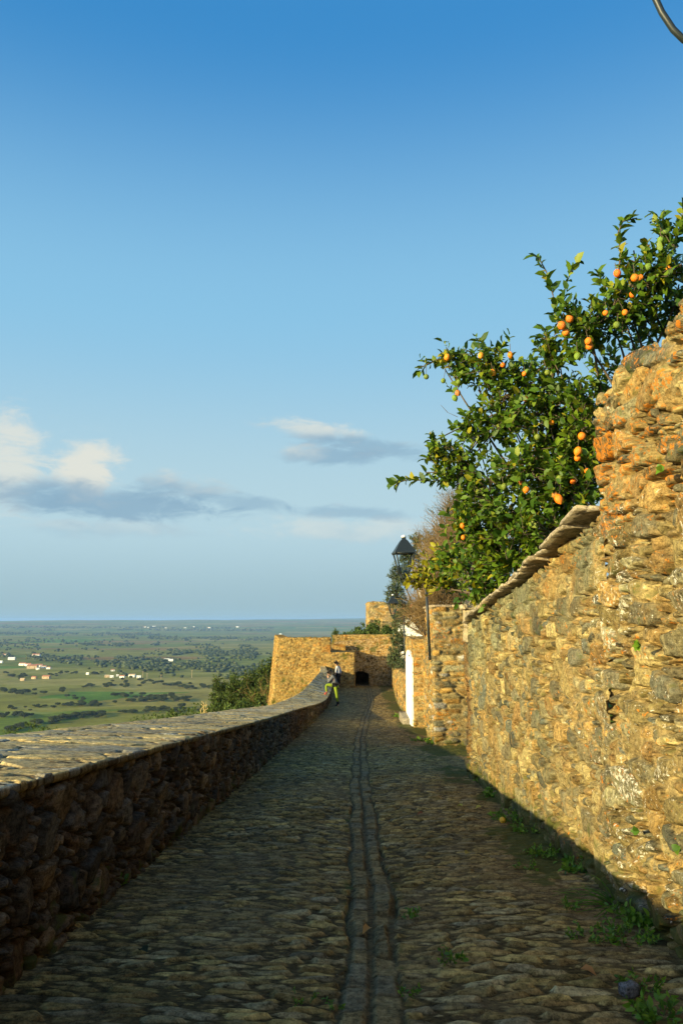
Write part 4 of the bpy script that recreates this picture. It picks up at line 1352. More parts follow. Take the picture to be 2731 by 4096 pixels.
# trees on the slope beyond the parapet
def slope_trees():
    protos = []
    PINE = tone([(.042, .068, .012), (.060, .088, .015), (.034, .055, .011), (.080, .108, .020)])
    for v in range(3):
        bl = []
        H = 8.0
        for k in range(15):
            u = (k + .5) / 15; r = (1.0 - u) ** .7 * 1.7 + .25
            a = k * 2.4
            bl.append((np.array([math.cos(a) * r * .45, math.sin(a) * r * .45, 1.6 + u * (H - 1.8)]), (r * .62, r * .62, .75), 22))
        protos.append(blob_tree('conifer', (0, 0, 0), bl, 'x', 'tree', .26, .34, PINE, 1.3, M_DRYLEAF, trunk_r=.16, up=.5, nl=(7, 11), ln=(.4, .8)))
    spots = [(1082, 2640, 84, 'dark topmost conifer touching the left edge of the bastion'), (1052, 2668, 80, None), (1020, 2690, 88, None), (1066, 2720, 72, None), (1000, 2705, 74, None), (975, 2712, 90, None), (945, 2708, 82, None),
             (925, 2735, 76, None), (900, 2742, 88, None), (876, 2718, 84, 'leftmost tall conifer of the slope wood, standing alone at its edge'), (1030, 2752, 66, None), (962, 2762, 68, None), (890, 2790, 72, None), (1085, 2760, 64, None), (930, 2795, 62, None), (1010, 2650 + 150, 60, None), (868, 2830, 66, None)]
    for k, (x, y, t, lab) in enumerate(spots):
        top = W(x, y, t); sc = random.uniform(.8, 1.25)
        src = protos[k % 3]
        if k < 3: o = src
        else:
            o = src.copy(); COL.objects.link(o)
            for ch in src.children:
                c2 = ch.copy(); COL.objects.link(c2); c2.parent = o
        o.location = (top[0], top[1], top[2] - 10.0 * sc); o.scale = (sc * 1.2, sc * 1.2, sc * 1.25); o.rotation_euler = (0, 0, random.uniform(0, 6))
        o['label'] = lab or 'green conifer crowded among others on the slope left of the bastion'
        o['category'] = 'tree'; o['group'] = 'conifers on the slope beyond the parapet'
    c = W(1050, 2790, 58)
    brush('bare_shrub', (c[0], c[1], c[2] - 3.0), [(c, (.8, .6, .8), 1)], 'pale bare bush in front of the slope conifers', 'shrub', 12, ln=(.8, 1.8), r=.014)
    for (x, y, t, r, lab) in ((990, 2850, 40, (.9, .8, .6), 'low green bush just beyond the parapet edge'), (760, 2860, 60, (1.6, 1.0, .8), 'dark low bush below the middle of the parapet'), (870, 2860, 48, (1.2, .9, .6), 'green bush beyond the parapet left of the dry stalk'), (120, 2940, 60, (1.6, 1.2, .9), 'bush at the far left behind the parapet top'),(640, 2885, 64, (1.8, 1.2, .8), 'leafy bush low behind the parapet left of centre')):
        c = W(x, y, t)
        blob_tree('bush', (c[0], c[1], c[2] - r[2] * 1.5), [(c, r, 60), (c + np.array([r[0] * .8, .2, -.2]), np.array(r) * .7, 30), (c + np.array([-r[0] * .8, 0, -.25]), np.array(r) * .7, 30)], lab, 'bush', .17, .5, GREEN, 1.0, M_DRYLEAF, trunk_r=.06)
    c = W(818, 2835, 26)
    mb = MB()
    for k in range(5):
        a = c + np.array([random.uniform(-.08, .08), 0, -.9]); b = c + np.array([random.uniform(-.12, .12), 0, random.uniform(-.1, .28)])
        mb.tube([a, (a + b) / 2 + np.array([random.uniform(-.04, .04), 0, 0]), b], [.014, .011, .005], 5)
        for q in range(5):
            p = a + (b - a) * random.uniform(.6, 1); mb.tube([p, p + np.array([random.uniform(-.1, .1), random.uniform(-.05, .05), random.uniform(.02, .12)])], [.008, .012], 5)
    o = link('dry_stalk', mb.mesh('dry_stalk'), plain_mat('straw', (.42, .31, .13), .9, .3, 20), None, (c[0], c[1], c[2] - .9))
    props(o, 'pale dry plant stalk poking up behind the parapet', 'plant')


slope_trees()

#%%PLAIN
def plain():
    # ---- single trees of the plain
    TREE = tone([(.045, .060, .018), (.058, .074, .022), (.070, .085, .026), (.038, .050, .016), (.090, .100, .034)])
    metas = []
    for v in range(5):
        n = 900; q = rand_dir(n)
        lob = [np.array([random.uniform(-.5, .5), random.uniform(-.5, .5), random.uniform(-.15, .25)]) for _ in range(6)]
        k = rng.integers(0, 6, n)
        P = np.array(lob)[k] * np.array([.9, .9, .8]) + q * (.50 * rng.random(n) ** .3)[:, None] * np.array([1, 1, .72])
        P[:, 2] = P[:, 2] * .8 + .72
        D = unit(q + rng.normal(size=(n, 3)) * .6)
        me = leaf_mesh('crown', P, D, unit(q + rng.normal(size=(n, 3)) * .4 + np.array([0, 0, .4])), .20, .15, TREE(n))
        me.materials.append(M_DRYLEAF)
        mb = MB(); mb.tube([(0, 0, -.05), (.02, 0, .35), (0, .02, .7)], [.07, .055, .04], 5); tm = mb.mesh('trunk'); tm.materials.append(M_BARK)
        metas.append((me, tm))

    def put_tree(k, p, w, h, lab, group):
        me, tm = metas[k % 5]
        root = thing('field_tree', tuple(p), lab, 'tree', group)
        root.scale = (w, w, h); root.rotation_euler = (0, 0, random.uniform(0, 6))
        c = bpy.data.objects.new('crown', me); COL.objects.link(c); c.parent = root
        if p[1] < 2000:
            t = bpy.data.objects.new('trunk', tm); COL.objects.link(t); t.parent = root
    # (x0, y0, x1, y1, spread px, count) rows and clumps of the near fields
    rows = [(0, 2765, 340, 2790, 9, 26), (420, 2745, 640, 2730, 14, 24), (450, 2780, 700, 2795, 12, 24), (640, 2740, 840, 2752, 10, 22), (30, 2835, 330, 2822, 7, 26), (320, 2822, 470, 2816, 6, 12), (500, 2808, 780, 2800, 10, 24),
            (0, 2870, 130, 2862, 6, 10), (120, 2905, 250, 2880, 8, 12), (250, 2876, 560, 2848, 7, 24), (0, 2700, 110, 2712, 9, 12), (190, 2705, 340, 2690, 7, 10), (350, 2700, 420, 2694, 5, 7), (240, 2770, 260, 2765, 7, 3), (320, 2750, 370, 2748, 3, 5), (20, 2930, 120, 2905, 6, 8),
            (560, 2845, 800, 2842, 9, 18)]
    labels = ['dark holm oak in a tree row crossing the green fields below', ]
    n = 0
    for ri, (x0, y0, x1, y1, sp, cnt) in enumerate(rows):
        for k in range(cnt):
            u = random.random()
            x = x0 + (x1 - x0) * u + random.uniform(-6, 6); y = y0 + (y1 - y0) * u + random.gauss(0, sp * .6)
            if y > 2930: y = 2930
            p = plain_pt(x, y); s = random.uniform(3.8, 7.2) if ri != 4 else random.uniform(2.6, 4.5)
            put_tree(n, p, s, s * random.uniform(.62, .85), 'small round dark tree among many alike on the near fields of the plain', 'trees scattered over the near fields'); n += 1
    # ---- far woodland: one mass
    V = []; Fq = []; C = []; nb = 0
    ico = bpy.data.meshes.new('tmp')
    import bmesh
    bm = bmesh.new(); bmesh.ops.create_icosphere(bm, subdivisions=2, radius=1); bm.to_mesh(ico); bm.free()
    iv = np.array([v.co[:] for v in ico.vertices]); ifc = np.array([p.vertices[:] for p in ico.polygons])
    spots = []
    bands = [(0, 2535, 640, 2538, 5, 260), (480, 2548, 1100, 2558, 7, 330), (0, 2520, 1100, 2522, 3, 300), (0, 2510, 1100, 2512, 3, 260), (0, 2575, 640, 2580, 3, 220), (250, 2578, 1000, 2584, 4, 260), (230, 2602, 420, 2612, 8, 90), (700, 2612, 1020, 2626, 12, 240), (560, 2605, 1090, 2612, 10, 170), (0, 2625, 330, 2640, 6, 150), (60, 2640, 420, 2655, 8, 120),
             (380, 2640, 800, 2650, 12, 190), (500, 2665, 830, 2690, 14, 170), (400, 2676, 520, 2700, 7, 50), (700, 2655, 1080, 2680, 16, 190), (0, 2585, 1090, 2700, 40, 260), (0, 2560, 1090, 2600, 12, 140), (820, 2690, 1080, 2705, 10, 60), (850, 2735, 1060, 2760, 14, 60)]
    for (x0, y0, x1, y1, sp, cnt) in bands:
        for k in range(int(cnt * 1.9)):
            u = random.random()
            x = x0 + (x1 - x0) * u; y = y0 + (y1 - y0) * u + random.gauss(0, sp * .6)
            if fbm(np.array([x / 70.]), np.array([y / 11.]), 3, 77)[0] > .47: spots.append((x, max(y, 2503)))
    for (x, y) in spots:
        p = plain_pt(x, y); s = random.uniform(3.2, 5.0) * (1 + min(p[1] / 9000, 1.2))
        q = iv * np.array([s, s, s * .62]) * (1 + .35 * (rng.random((len(iv), 1)) - .5))
        V.append(q + p + np.array([0, 0, s * .55])); Fq.append(ifc + nb); nb += len(iv)
        C.append(np.tile(TREE(1) * 1.1, (len(iv), 1)))
    me = mesh_np('woodland', np.concatenate(V), np.concatenate(Fq), {'Col': np.concatenate(C)}, smooth=True)
    props(link('woodland', me, M_DRYLEAF), 'far scattered dark woodland covering the plain towards the horizon', 'woodland', kind='stuff')
    # ---- houses of the plain
    hs = [(48, 2640, 26, M_LIME, M_LIME, 'white gabled house on the plain among dark trees near the left edge'), (147, 2627, 30, M_LIME, M_TILE, 'long white house with red roof, uppermost of the left farms'), (3, 2652, 18, M_LIME, M_LIME, 'small white house cut by the left photo edge'),
          (92, 2662, 26, M_LIME, M_TILE, 'white farm building left of the large red roofs'), (116, 2664, 24, M_LIME, M_TILE, 'white house with clay roof behind the large red roof'), (132, 2674, 40, M_TAN, M_TILE, 'large red-roofed barn in the middle of the farm cluster'),
          (158, 2668, 26, M_LIME, M_TILE, 'red-roofed white house right of the large barn'), (152, 2680, 13, M_LIME, M_LIME, 'small bright white cube house below the red-roofed farm'), (176, 2672, 20, M_LIME, M_TILE, 'low white wing at the right of the farm cluster'), (196, 2676, 16, M_LIME, M_TILE, 'rightmost small outbuilding of the red-roofed farm'),
          (448, 2711, 14, M_LIME, M_LIME, 'single white cottage with a pointed gable by the pylons'), (471, 2706, 9, M_LIME, M_LIME, 'narrow tall white building between the two farmhouses'), (490, 2712, 20, M_LIME, M_TILE, 'low white farmhouse right of the narrow white building'), (530, 2709, 26, M_LIME, M_TAN, 'long white farmhouse with pale roof beside the pylon'), (556, 2712, 16, M_LIME, M_LIME, 'white annex at the right end of the long farmhouse'),
          (430, 2710, 18, M_TAN, M_TAN, 'low tan shed left of the white cottage'), (138, 2716, 20, M_TAN, M_TILE, 'tan stone barn on the green slope, left of a pair'), (187, 2715, 30, M_TAN, M_TILE, 'longer tan barn on the green slope, right of a pair'), (92, 2723, 18, M_TAN, M_TAN, 'low tan shelter below the two barns'),
          (352, 2699, 12, M_LIME, M_LIME, 'tiny white hut beside the dark tree row'), (452, 2685, 14, M_LIME, M_TILE, 'small white house in the trees above the farmhouses'), (668, 2644, 20, M_LIME, M_LIME, 'bright white villa block alone on the plain, left half'), (684, 2645, 18, M_LIME, M_LIME, 'bright white villa wing alone on the plain, right half'), (20, 2623, 16, M_LIME, M_TILE, 'white house half hidden in trees at upper left')]
    for k, (x, y, w, wm, rm, lab) in enumerate(hs):
        p = plain_pt(x, y); wm_ = w * p[1] / F
        house('farmhouse', p, (wm_, wm_ * .55, wm_ * .20 + 2.0), random.uniform(-.35, .25), wm_ * .10 + .6, wm, rm, lab, 'house', 2 if p[1] < 2300 else 0)
    vill = [579, 594, 616, 664, 741, 777, 836, 950, 1122]
    for k, x in enumerate(vill):
        p = plain_pt(x, 2511 + random.uniform(-3, 2) if x < 1100 else 2537); s = random.uniform(6, 11) * p[1] / F
        house('village_house', p, (s * 1.3, s * .7, s * .30), random.uniform(-.3, .3), s * .12, M_LIME, M_LIME if k % 3 else M_TILE, 'tiny white house of the far village strung along the horizon', 'house', 0, 'houses of the far village')
    pl = [(572, 2716, 30, 'tallest grey electricity pole beside the long farmhouse'), (589, 2714, 20, 'short electricity pole just right of the tallest one'), (645, 2716, 16, 'small electricity pole in the field right of the farmhouses'), (768, 2712, 30, 'lone electricity pole at the right edge of the brown field')]
    for (x, y, h, lab) in pl:
        p = plain_pt(x, y); hm = h * p[1] / F
        root = thing('utility_pole', tuple(p), lab, 'pole', 'electricity poles on the plain')
        mb = MB(); mb.tube([p, p + np.array([0, 0, hm])], [.45, .3], 6); link('pole', mb.mesh('pole'), M_TAN, root)
        mb = MB(); mb.box(p + np.array([0, 0, hm * .93]), (4.5, .4, .4)); link('crossarm', mb.mesh('crossarm'), M_TAN, root)


plain()

#%%LAMPS
def lamp(name, pole_pts, arm_pts, lant, label, group, s=1.0, prad=.035, arad=.016):
    """Wall pole, curved arm and a tapering four-sided lantern standing on the arm's end."""
    root = thing(name, tuple(pole_pts[0]), label, 'street lamp', group)
    mb = MB(); mb.tube(pole_pts, prad * s, 10)
    d = np.array(pole_pts[1]) - np.array(pole_pts[0])
    for u in (.03, .18):
        p = np.array(pole_pts[0]) + d * u; mb.tube([p, p + d * .012], prad * s * 1.25, 10)
    link('pole', mb.mesh('pole', True), M_IRON, root)
    mb = MB(); mb.tube(arm_pts, arad * s, 8); link('arm', mb.mesh('arm', True), M_IRON, root)
    x, y, z = lant                      # bottom of the lantern cage
    hb, ht, hh = .105 * s, .235 * s, .52 * s
    rz = rotz(.12)
    L = np.array([x, y, z])
    def q(a, b, c): return np.array([a, b, c]) @ rz.T + L
    mb = MB()
    for sx in (-1, 1):
        for sy in (-1, 1):
            mb.tube([q(sx * hb, sy * hb, 0), q(sx * ht, sy * ht, hh)], .021 * s, 6)
    for k in range(4):
        cs = [(-1, -1), (1, -1), (1, 1), (-1, 1)]
        a, b = cs[k], cs[(k + 1) % 4]
        mb.tube([q(a[0] * hb, a[1] * hb, 0), q(b[0] * hb, b[1] * hb, 0)], .014 * s, 6)
        mb.tube([q(a[0] * ht, a[1] * ht, hh), q(b[0] * ht, b[1] * ht, hh)], .017 * s, 6)
        for c2 in (a,): mb.tube([q(c2[0] * ht * 1.06, c2[1] * ht * 1.06, hh - .02 * s), q(c2[0] * ht * 1.12, c2[1] * ht * 1.12, hh + .03 * s)], .018 * s, 6)
        mb.tube([q(a[0] * hb, a[1] * hb, 0), q(a[0] * .02 * s, a[1] * .02 * s, -.14 * s)], .012 * s, 6)
    mb.tube([q(0, 0, -.10 * s), q(0, 0, -.24 * s)], .024 * s, 8)
    link('lantern_frame', mb.mesh('lantern_frame', True), M_IRON, root)
    mb = MB()
    for k in range(4):
        cs = [(-1, -1), (1, -1), (1, 1), (-1, 1)]; a, b = cs[k], cs[(k + 1) % 4]; o = .93
        mb.add([q(a[0] * hb * o, a[1] * hb * o, .01), q(b[0] * hb * o, b[1] * hb * o, .01), q(b[0] * ht * o, b[1] * ht * o, hh), q(a[0] * ht * o, a[1] * ht * o, hh)], [(0, 1, 2, 3)])
    link('glass', mb.mesh('glass'), M_GLASS, root)
    mb = MB(); pr = [(ht * 1.12, hh + .01 * s), (ht * 1.10, hh + .05 * s), (ht * .98, hh + .09 * s), (ht * .72, hh + .20 * s), (ht * .36, hh + .335 * s), (ht * .22, hh + .36 * s), (ht * .20, hh + .41 * s)]
    V = []
    for (r_, zz) in pr:
        for (a, b) in ((-1, -1), (1, -1), (1, 1), (-1, 1)): V.append(q(a * r_, b * r_, zz))
    fl = [(4 * k + j, 4 * k + (j + 1) % 4, 4 * k + 4 + (j + 1) % 4, 4 * k + 4 + j) for k in range(len(pr) - 1) for j in range(4)] + [(3, 2, 1, 0), tuple(4 * (len(pr) - 1) + j for j in range(4))]
    mb.add(V, fl); rf = link('lantern_roof', mb.mesh('lantern_roof'), M_IRON, root)
    mb = MB(); mb.lathe(q(0, 0, hh + .41 * s), [(.055 * s, 0), (.062 * s, .02 * s), (.055 * s, .05 * s), (.02 * s, .065 * s)], 12)
    link('finial', mb.mesh('finial', True), M_WHITE, rf)


lamp('street_lamp', [(1.765, 21.0, .52), (1.685, 21.0, 2.55)], [(1.685, 21.0, 2.52), (1.60, 21.0, 2.46), (1.42, 21.0, 2.41), (1.22, 21.0, 2.40), (1.145, 21.0, 2.44), (1.14, 21.0, 2.52)], (1.14, 21.0, 2.67),
     'black street lamp with white-tipped lantern on a wall pole beside the stone pier', 'black lane lanterns', 1.0)
lamp('street_lamp', [(2.27, 42.0, -1.0), (2.25, 42.0, 1.75)], [(2.25, 42.0, 1.72), (2.05, 42.0, 1.60), (1.80, 42.0, 1.58), (1.70, 42.0, 1.64), (1.69, 42.0, 1.70)], (1.69, 42.0, 1.85),
     'smaller distant black street lamp below the nearer lantern, in front of the tower', 'black lane lanterns', .98)
lamp('street_lamp', [(1.98, 4.02, 3.1), (1.98, 4.02, 5.2)], [tuple(W(x, y, 4.0)) for x, y in ((3000, 130), (2900, 165), (2800, 183), (2733, 160), (2690, 118), (2645, 50), (2608, -30), (2585, -110), (2565, -190))], tuple(W(2555, -420, 4.0)),
     'curved black lamp arm reaching in at the top right corner', 'black lane lanterns', 1.0, .035, .0175)


#%%PEOPLE
def skin(name, joints, edges, mat, parent=None, root='pelvis', sub=2, xs=1.0):
    me = bpy.data.meshes.new(name)
    names = list(joints)
    me.from_pydata([tuple(joints[k][0]) for k in names], [(names.index(a), names.index(b)) for a, b in edges], [])
    o = bpy.data.objects.new(name, me); COL.objects.link(o)
    o.modifiers.new('skin', 'SKIN').use_smooth_shade = True
    sv = me.skin_vertices[0].data
    for k, nme in enumerate(names):
        r = joints[nme][1]
        sv[k].radius = (r, r) if not hasattr(r, '__len__') else r
        sv[k].use_root = nme == root
    ss = o.modifiers.new('sub', 'SUBSURF'); ss.levels = sub; ss.render_levels = sub
    dg = bpy.context.evaluated_depsgraph_get()
    me2 = bpy.data.meshes.new_from_object(o.evaluated_get(dg))
    bpy.data.objects.remove(o); me2.name = name
    me2.polygons.foreach_set('use_smooth', [True] * len(me2.polygons))
    me2.materials.clear()
    return link(name, me2, mat, parent)


def P3(x, y, z): return np.array([x, y, z])


SKIN_M = plain_mat('skin', (.50, .27, .17), .55, .1, 30)
HAIR_M = plain_mat('dark_hair', (.025, .018, .012), .6, .3, 60)


def hand(j, e, wrist, dirv, nrm, pre, sc=1.0, curl=.5):
    """A palm and five bent fingers rooted in the wrist joint."""
    d = unit(np.array(dirv)); n = unit(np.array(nrm)); s = np.cross(d, n)
    palm = pre + 'palm'
    j[palm] = (j[wrist][0] + d * .055 * sc, (.026 * sc, .016 * sc)); e.append((wrist, palm))
    for k, (off, l) in enumerate(((-.026, .062), (-.009, .074), (.009, .070), (.025, .056))):
        a, b, c = (pre + 'f%d%d' % (k, q) for q in range(3))
        j[a] = (j[palm][0] + s * off * sc + d * .040 * sc, .0085 * sc)
        j[b] = (j[a][0] + (d * (1 - curl * .4) + n * curl * .7) * l * .5 * sc, .0078 * sc)
        j[c] = (j[b][0] + (d * (1 - curl) + n * curl) * l * .5 * sc, .0066 * sc)
        e += [(palm, a), (a, b), (b, c)]
    a, b = pre + 't0', pre + 't1'
    j[a] = (j[wrist][0] + d * .030 * sc - s * .034 * sc + n * .008, .010 * sc); j[b] = (j[a][0] + (d * .7 - s * .5 + n * .4) * .045 * sc, .008 * sc)
    e += [(palm, a), (a, b)]


def person(joint_px, t, label, cfg):
    """Figure from photo joints (x, y, depth offset): one body surface, clothing and hair as children."""
    J = {k: W(x, y, t + dy) for k, (x, y, dy) in joint_px.items()}
    f = cfg.get('k', 1.0)
    rad = dict(pelvis=.125, waist=.115, chest=.135, neckb=.06, neck=.050, head0=.070, head1=.092, head2=.075, ls=.06, le=.043, lw=.030, rs=.06, re=.043, rw=.030,
               lh=.088, lk=.060, la=.042, rh=.088, rk=.060, ra=.042, lheel=.035, ltoe=.030, rheel=.035, rtoe=.030, nose=.014)
    up = unit(J['head2'] - J['neckb'])
    j = {k: (v, rad.get(k, .05) * f) for k, v in J.items()}
    fd = unit(np.array(cfg['face']))
    j['nose'] = (J['head1'] + fd * .098 * f + up * .0, .014)
    e = [('pelvis', 'waist'), ('waist', 'chest'), ('chest', 'neckb'), ('neckb', 'neck'), ('neck', 'head0'), ('head0', 'head1'), ('head1', 'head2'), ('head1', 'nose'), ('chest', 'ls'), ('ls', 'le'), ('le', 'lw'), ('chest', 'rs'), ('rs', 're'), ('re', 'rw'),
         ('pelvis', 'lh'), ('lh', 'lk'), ('lk', 'la'), ('pelvis', 'rh'), ('rh', 'rk'), ('rk', 'ra'), ('la', 'lheel'), ('lheel', 'ltoe'), ('ra', 'rheel'), ('rheel', 'rtoe')]
    hand(j, e, 'lw', cfg['lhand'][0], cfg['lhand'][1], 'l', f); hand(j, e, 'rw', cfg['rhand'][0], cfg['rhand'][1], 'r', f)
    body = skin('person', j, e, SKIN_M)
    base = Vector(cfg['base'])
    body.data.transform(Matrix.Translation(-base)); body.location = base
    props(body, label, 'person')
    def grow(keys, dr, over=None):
        q = {k: (j[k][0], (j[k][1] if not hasattr(j[k][1], '__len__') else j[k][1][0]) + dr) for k in keys}
        q.update(over or {}); return q
    top = grow(['pelvis', 'waist', 'chest', 'neckb', 'ls', 'le', 'lw', 'rs', 're', 'rw'], .030 * f, {'pelvis': (j['pelvis'][0], .168 * f), 'waist': (j['waist'][0], .165 * f)})
    top['neckb'] = (top['neckb'][0], .068 * f); top['lw'] = (lerp(j['le'][0], j['lw'][0], .9), .043 * f); top['rw'] = (lerp(j['re'][0], j['rw'][0], .9), .043 * f)
    te = [('pelvis', 'waist'), ('waist', 'chest'), ('chest', 'neckb'), ('chest', 'ls'), ('ls', 'le'), ('le', 'lw'), ('chest', 'rs'), ('rs', 're'), ('re', 'rw')]
    skin(cfg['top'][0], top, te, cfg['top'][1], body)
    tr = grow(['pelvis', 'lh', 'lk', 'la', 'rh', 'rk', 'ra'], .014 * f)
    tre = [('pelvis', 'lh'), ('lh', 'lk'), ('lk', 'la'), ('pelvis', 'rh'), ('rh', 'rk'), ('rk', 'ra')]
    skin(cfg['legs'][0], tr, tre, cfg['legs'][1], body)
    for sd_, m in (('l', cfg['shoes'][0]), ('r', cfg['shoes'][1])):
        q = {'a': (j[sd_ + 'a'][0] * .6 + j[sd_ + 'heel'][0] * .4, .052 * f), 'h': (j[sd_ + 'heel'][0], .064 * f), 'm': ((j[sd_ + 'heel'][0] + j[sd_ + 'toe'][0]) / 2, .062 * f), 't': (j[sd_ + 'toe'][0], .052 * f)}
        skin('shoe', q, [('a', 'h'), ('h', 'm'), ('m', 't')], m, body, 'h')
    hb = j['head1'][0] - fd * .022 * f + up * .040 * f
    skin('hair', {'a': (hb - up * .05 * f - fd * .045 * f, .085 * f), 'b': (hb, .120 * f), 'c': (hb + up * .060 * f + fd * .03 * f, .100 * f)}, [('a', 'b'), ('b', 'c')], HAIR_M, body, 'b')
    return body, j, grow


GREY = plain_mat('grey_knit', (.115, .115, .118), .95, .2, 60)
LIMEG = plain_mat('lime_fabric', (.165, .225, .008), .7, .12, 40)
BLACK = plain_mat('black_fabric', (.012, .012, .014), .85, .2, 40)
RED = plain_mat('red_shoe', (.34, .05, .035), .6, .15, 40)
PALE = plain_mat('pale_jacket', (.36, .36, .37), .85, .12, 30)

pz = float(lane_z(40.0))
b1, j1, grow1 = person(dict(pelvis=(1340, 2740, 0), waist=(1337, 2728, 0), chest=(1331, 2712, 0), neckb=(1326, 2703, 0), neck=(1323.5, 2700, 0), head0=(1320.5, 2697.5, 0), head1=(1319.5, 2693.5, 0), head2=(1320.5, 2690.5, 0),
                            ls=(1330, 2707, -.17), le=(1313, 2729, -.16), lw=(1312.5, 2709, -.10), rs=(1331, 2707, .17), re=(1316, 2730, .10), rw=(1312, 2711, .03),
                            lh=(1341, 2742, -.09), lk=(1347, 2780, -.08), la=(1350.5, 2815, -.05), lheel=(1353, 2822, -.05), ltoe=(1339, 2823.5, -.08),
                            rh=(1339, 2741, .09), rk=(1304, 2739, .10), ra=(1306, 2768, .10), rheel=(1307.5, 2773, .10), rtoe=(1296, 2775, .10)), 39.9,
                       'person in grey hooded top and lime leggings with one foot on the parapet',
                       dict(face=(-1, -.25, -.12), base=(-1.05, 39.9, pz), lhand=((-.1, 0, 1), (-.3, .4, .2)), rhand=((-.1, -.2, 1), (-.2, -.3, .2)), top=('hooded_top', GREY), legs=('leggings', LIMEG), shoes=(BLACK, RED), k=1.0))
q = {k: (v[0], v[1] if not hasattr(v[1], '__len__') else v[1][0]) for k, v in j1.items()}
sh = {'pelvis': (q['pelvis'][0], .155), 'lh': (q['lh'][0], .115), 'lm': (lerp(q['lh'][0], q['lk'][0], .42), .088), 'rh': (q['rh'][0], .115), 'rm': (lerp(q['rh'][0], q['rk'][0], .38), .088)}
skin('shorts', sh, [('pelvis', 'lh'), ('lh', 'lm'), ('pelvis', 'rh'), ('rh', 'rm')], BLACK, b1)
for a, bq in (('lk', 'la'), ('rk', 'ra')):
    u = unit(q[bq][0] - q[a][0]); skin('knee_pad', {'a': (q[a][0] - u * .015, .079), 'b': (q[a][0] + u * .02, .079)}, [('a', 'b')], BLACK, b1, 'a')
skin('sock', {'a': (lerp(q['lk'][0], q['la'][0], .66), .074), 'b': (lerp(q['la'][0], q['lheel'][0], .4), .072)}, [('a', 'b')], BLACK, b1, 'a')
skin('hood', {'a': (q['neckb'][0] + np.array([.03, 0, .0]), .085), 'b': (q['neckb'][0] + np.array([.085, 0, -.05]), .07)}, [('a', 'b')], GREY, b1, 'a')

pz2 = float(lane_z(51.0))
b2, j2, grow2 = person(dict(pelvis=(1353, 2697, 0), waist=(1352.5, 2686, 0), chest=(1351, 2674, 0), neckb=(1348.5, 2665, 0), neck=(1347, 2662, 0), head0=(1345.5, 2659, 0), head1=(1344.5, 2655, 0), head2=(1345, 2651.5, 0),
                            ls=(1347, 2668, -.10), le=(1344, 2683, -.14), lw=(1342, 2692, -.22), rs=(1356, 2668, .08), re=(1362, 2682, .08), rw=(1362.5, 2694, .02),
                            lh=(1350.5, 2699, -.06), lk=(1351, 2719, -.08), la=(1352, 2738, -.03), lheel=(1352.5, 2743, -.02), ltoe=(1347, 2744.5, -.10),
                            rh=(1355.5, 2699, .06), rk=(1356, 2720, .05), ra=(1357, 2738, .1), rheel=(1357.5, 2743, .1), rtoe=(1352.5, 2744.5, .03)), 51.0,
                       'person in pale jacket and black scarf standing in the lane by the stairs',
                       dict(face=(-.9, -.45, .0), base=(-1.3, 51.0, pz2), lhand=((-.2, -.3, -1), (.3, .3, 0)), rhand=((-.1, 0, -1), (-.5, .2, 0)), top=('jacket', PALE), legs=('trousers', BLACK), shoes=(BLACK, BLACK), k=.93))
q = {k: (v[0], v[1] if not hasattr(v[1], '__len__') else v[1][0]) for k, v in j2.items()}
skin('scarf', {'a': (q['neckb'][0], .085), 'b': (q['neckb'][0] + np.array([-.06, -.09, -.14]), .06), 'c': (q['chest'][0] + np.array([-.05, -.15, -.13]), .05)}, [('a', 'b'), ('b', 'c')], BLACK, b2, 'a')
skin('sunglasses', {'a': (q['head1'][0] + np.array([-.07, -.075, .018]), .02), 'b': (q['head1'][0] + np.array([-.10, -.02, .018]), .02), 'c': (q['head1'][0] + np.array([-.0, -.10, .018]), .014)}, [('a', 'b'), ('a', 'c')], BLACK, b2, 'a')

#%%SMALL
WEED = tone([(.075, .165, .012), (.105, .210, .014), (.060, .135, .012), (.145, .235, .018)])


def weed(x, y, r, n, label, kind='leafy', leaf=.045):
    z = float(lane_z(y)) + .012
    acc = []; A = []; B_ = []
    for k in range(n):
        a = rng.uniform(0, 6.28); rr = r * rng.random() ** .6
        p = np.array([x + math.cos(a) * rr, y + math.sin(a) * rr, z])
        if kind == 'grass':
            d = unit(np.array([math.cos(a) * .9 - .35, math.sin(a) * .8, rng.uniform(.35, 1.3)]))
            l = rng.uniform(.5, 1.0) * leaf; segs = 6; q = p.copy(); wd = .008
            for s_ in range(segs):
                d = unit(d + np.array([0, 0, -.22])); nx = q + d * l / segs
                if nx[2] < z + .01: nx[2] = z + .01
                acc.append((q[None], (nx - q)[None] * 1.0, unit(np.array([[rng.normal() * .2, -.3, 1.]])), np.array([np.linalg.norm(nx - q) * 1.35]), np.array([wd * (1 - s_ / segs * .7) * 2]), WEED(1) * .75)); q = nx
        else:
            d = unit(np.array([math.cos(a) * .8, math.sin(a) * .8, rng.uniform(.3, 1.3)])); l = rng.uniform(.5, 1.2) * leaf * 2
            s = spray(p, d, l, int(rng.integers(5, 9)), leaf, .48, WEED, .9); acc.append(s[:6]); A.append(p); B_.append(s[6][1])
    P, D, Nn, L, Wd, C = (np.concatenate([a_[k] for a_ in acc]) for k in range(6))
    root = thing('grass_tuft' if kind == 'grass' else 'weed', (x, y, z), label, 'grass tuft' if kind == 'grass' else 'weed', 'weeds along the lane edges')
    link('leaves', leaf_mesh('leaves', P, D, Nn, L, Wd, C), M_DRYLEAF if kind == 'grass' else M_LEAF, root)
    if A: link('stems', twig_mesh('stems', A, B_, .003, .0015, 4), M_LEAF if False else plain_mat('stem', (.07, .11, .02), .7), root)


def ground_pt(px, py):
    d = ray(px, py); t = np.linspace(2.5, 56, 6000)
    P = d[None] * t[:, None] + np.array([0, 0, EYE])
    k = int(np.argmax(P[:, 2] < lane_z(P[:, 1]) + .01)); return P[k]


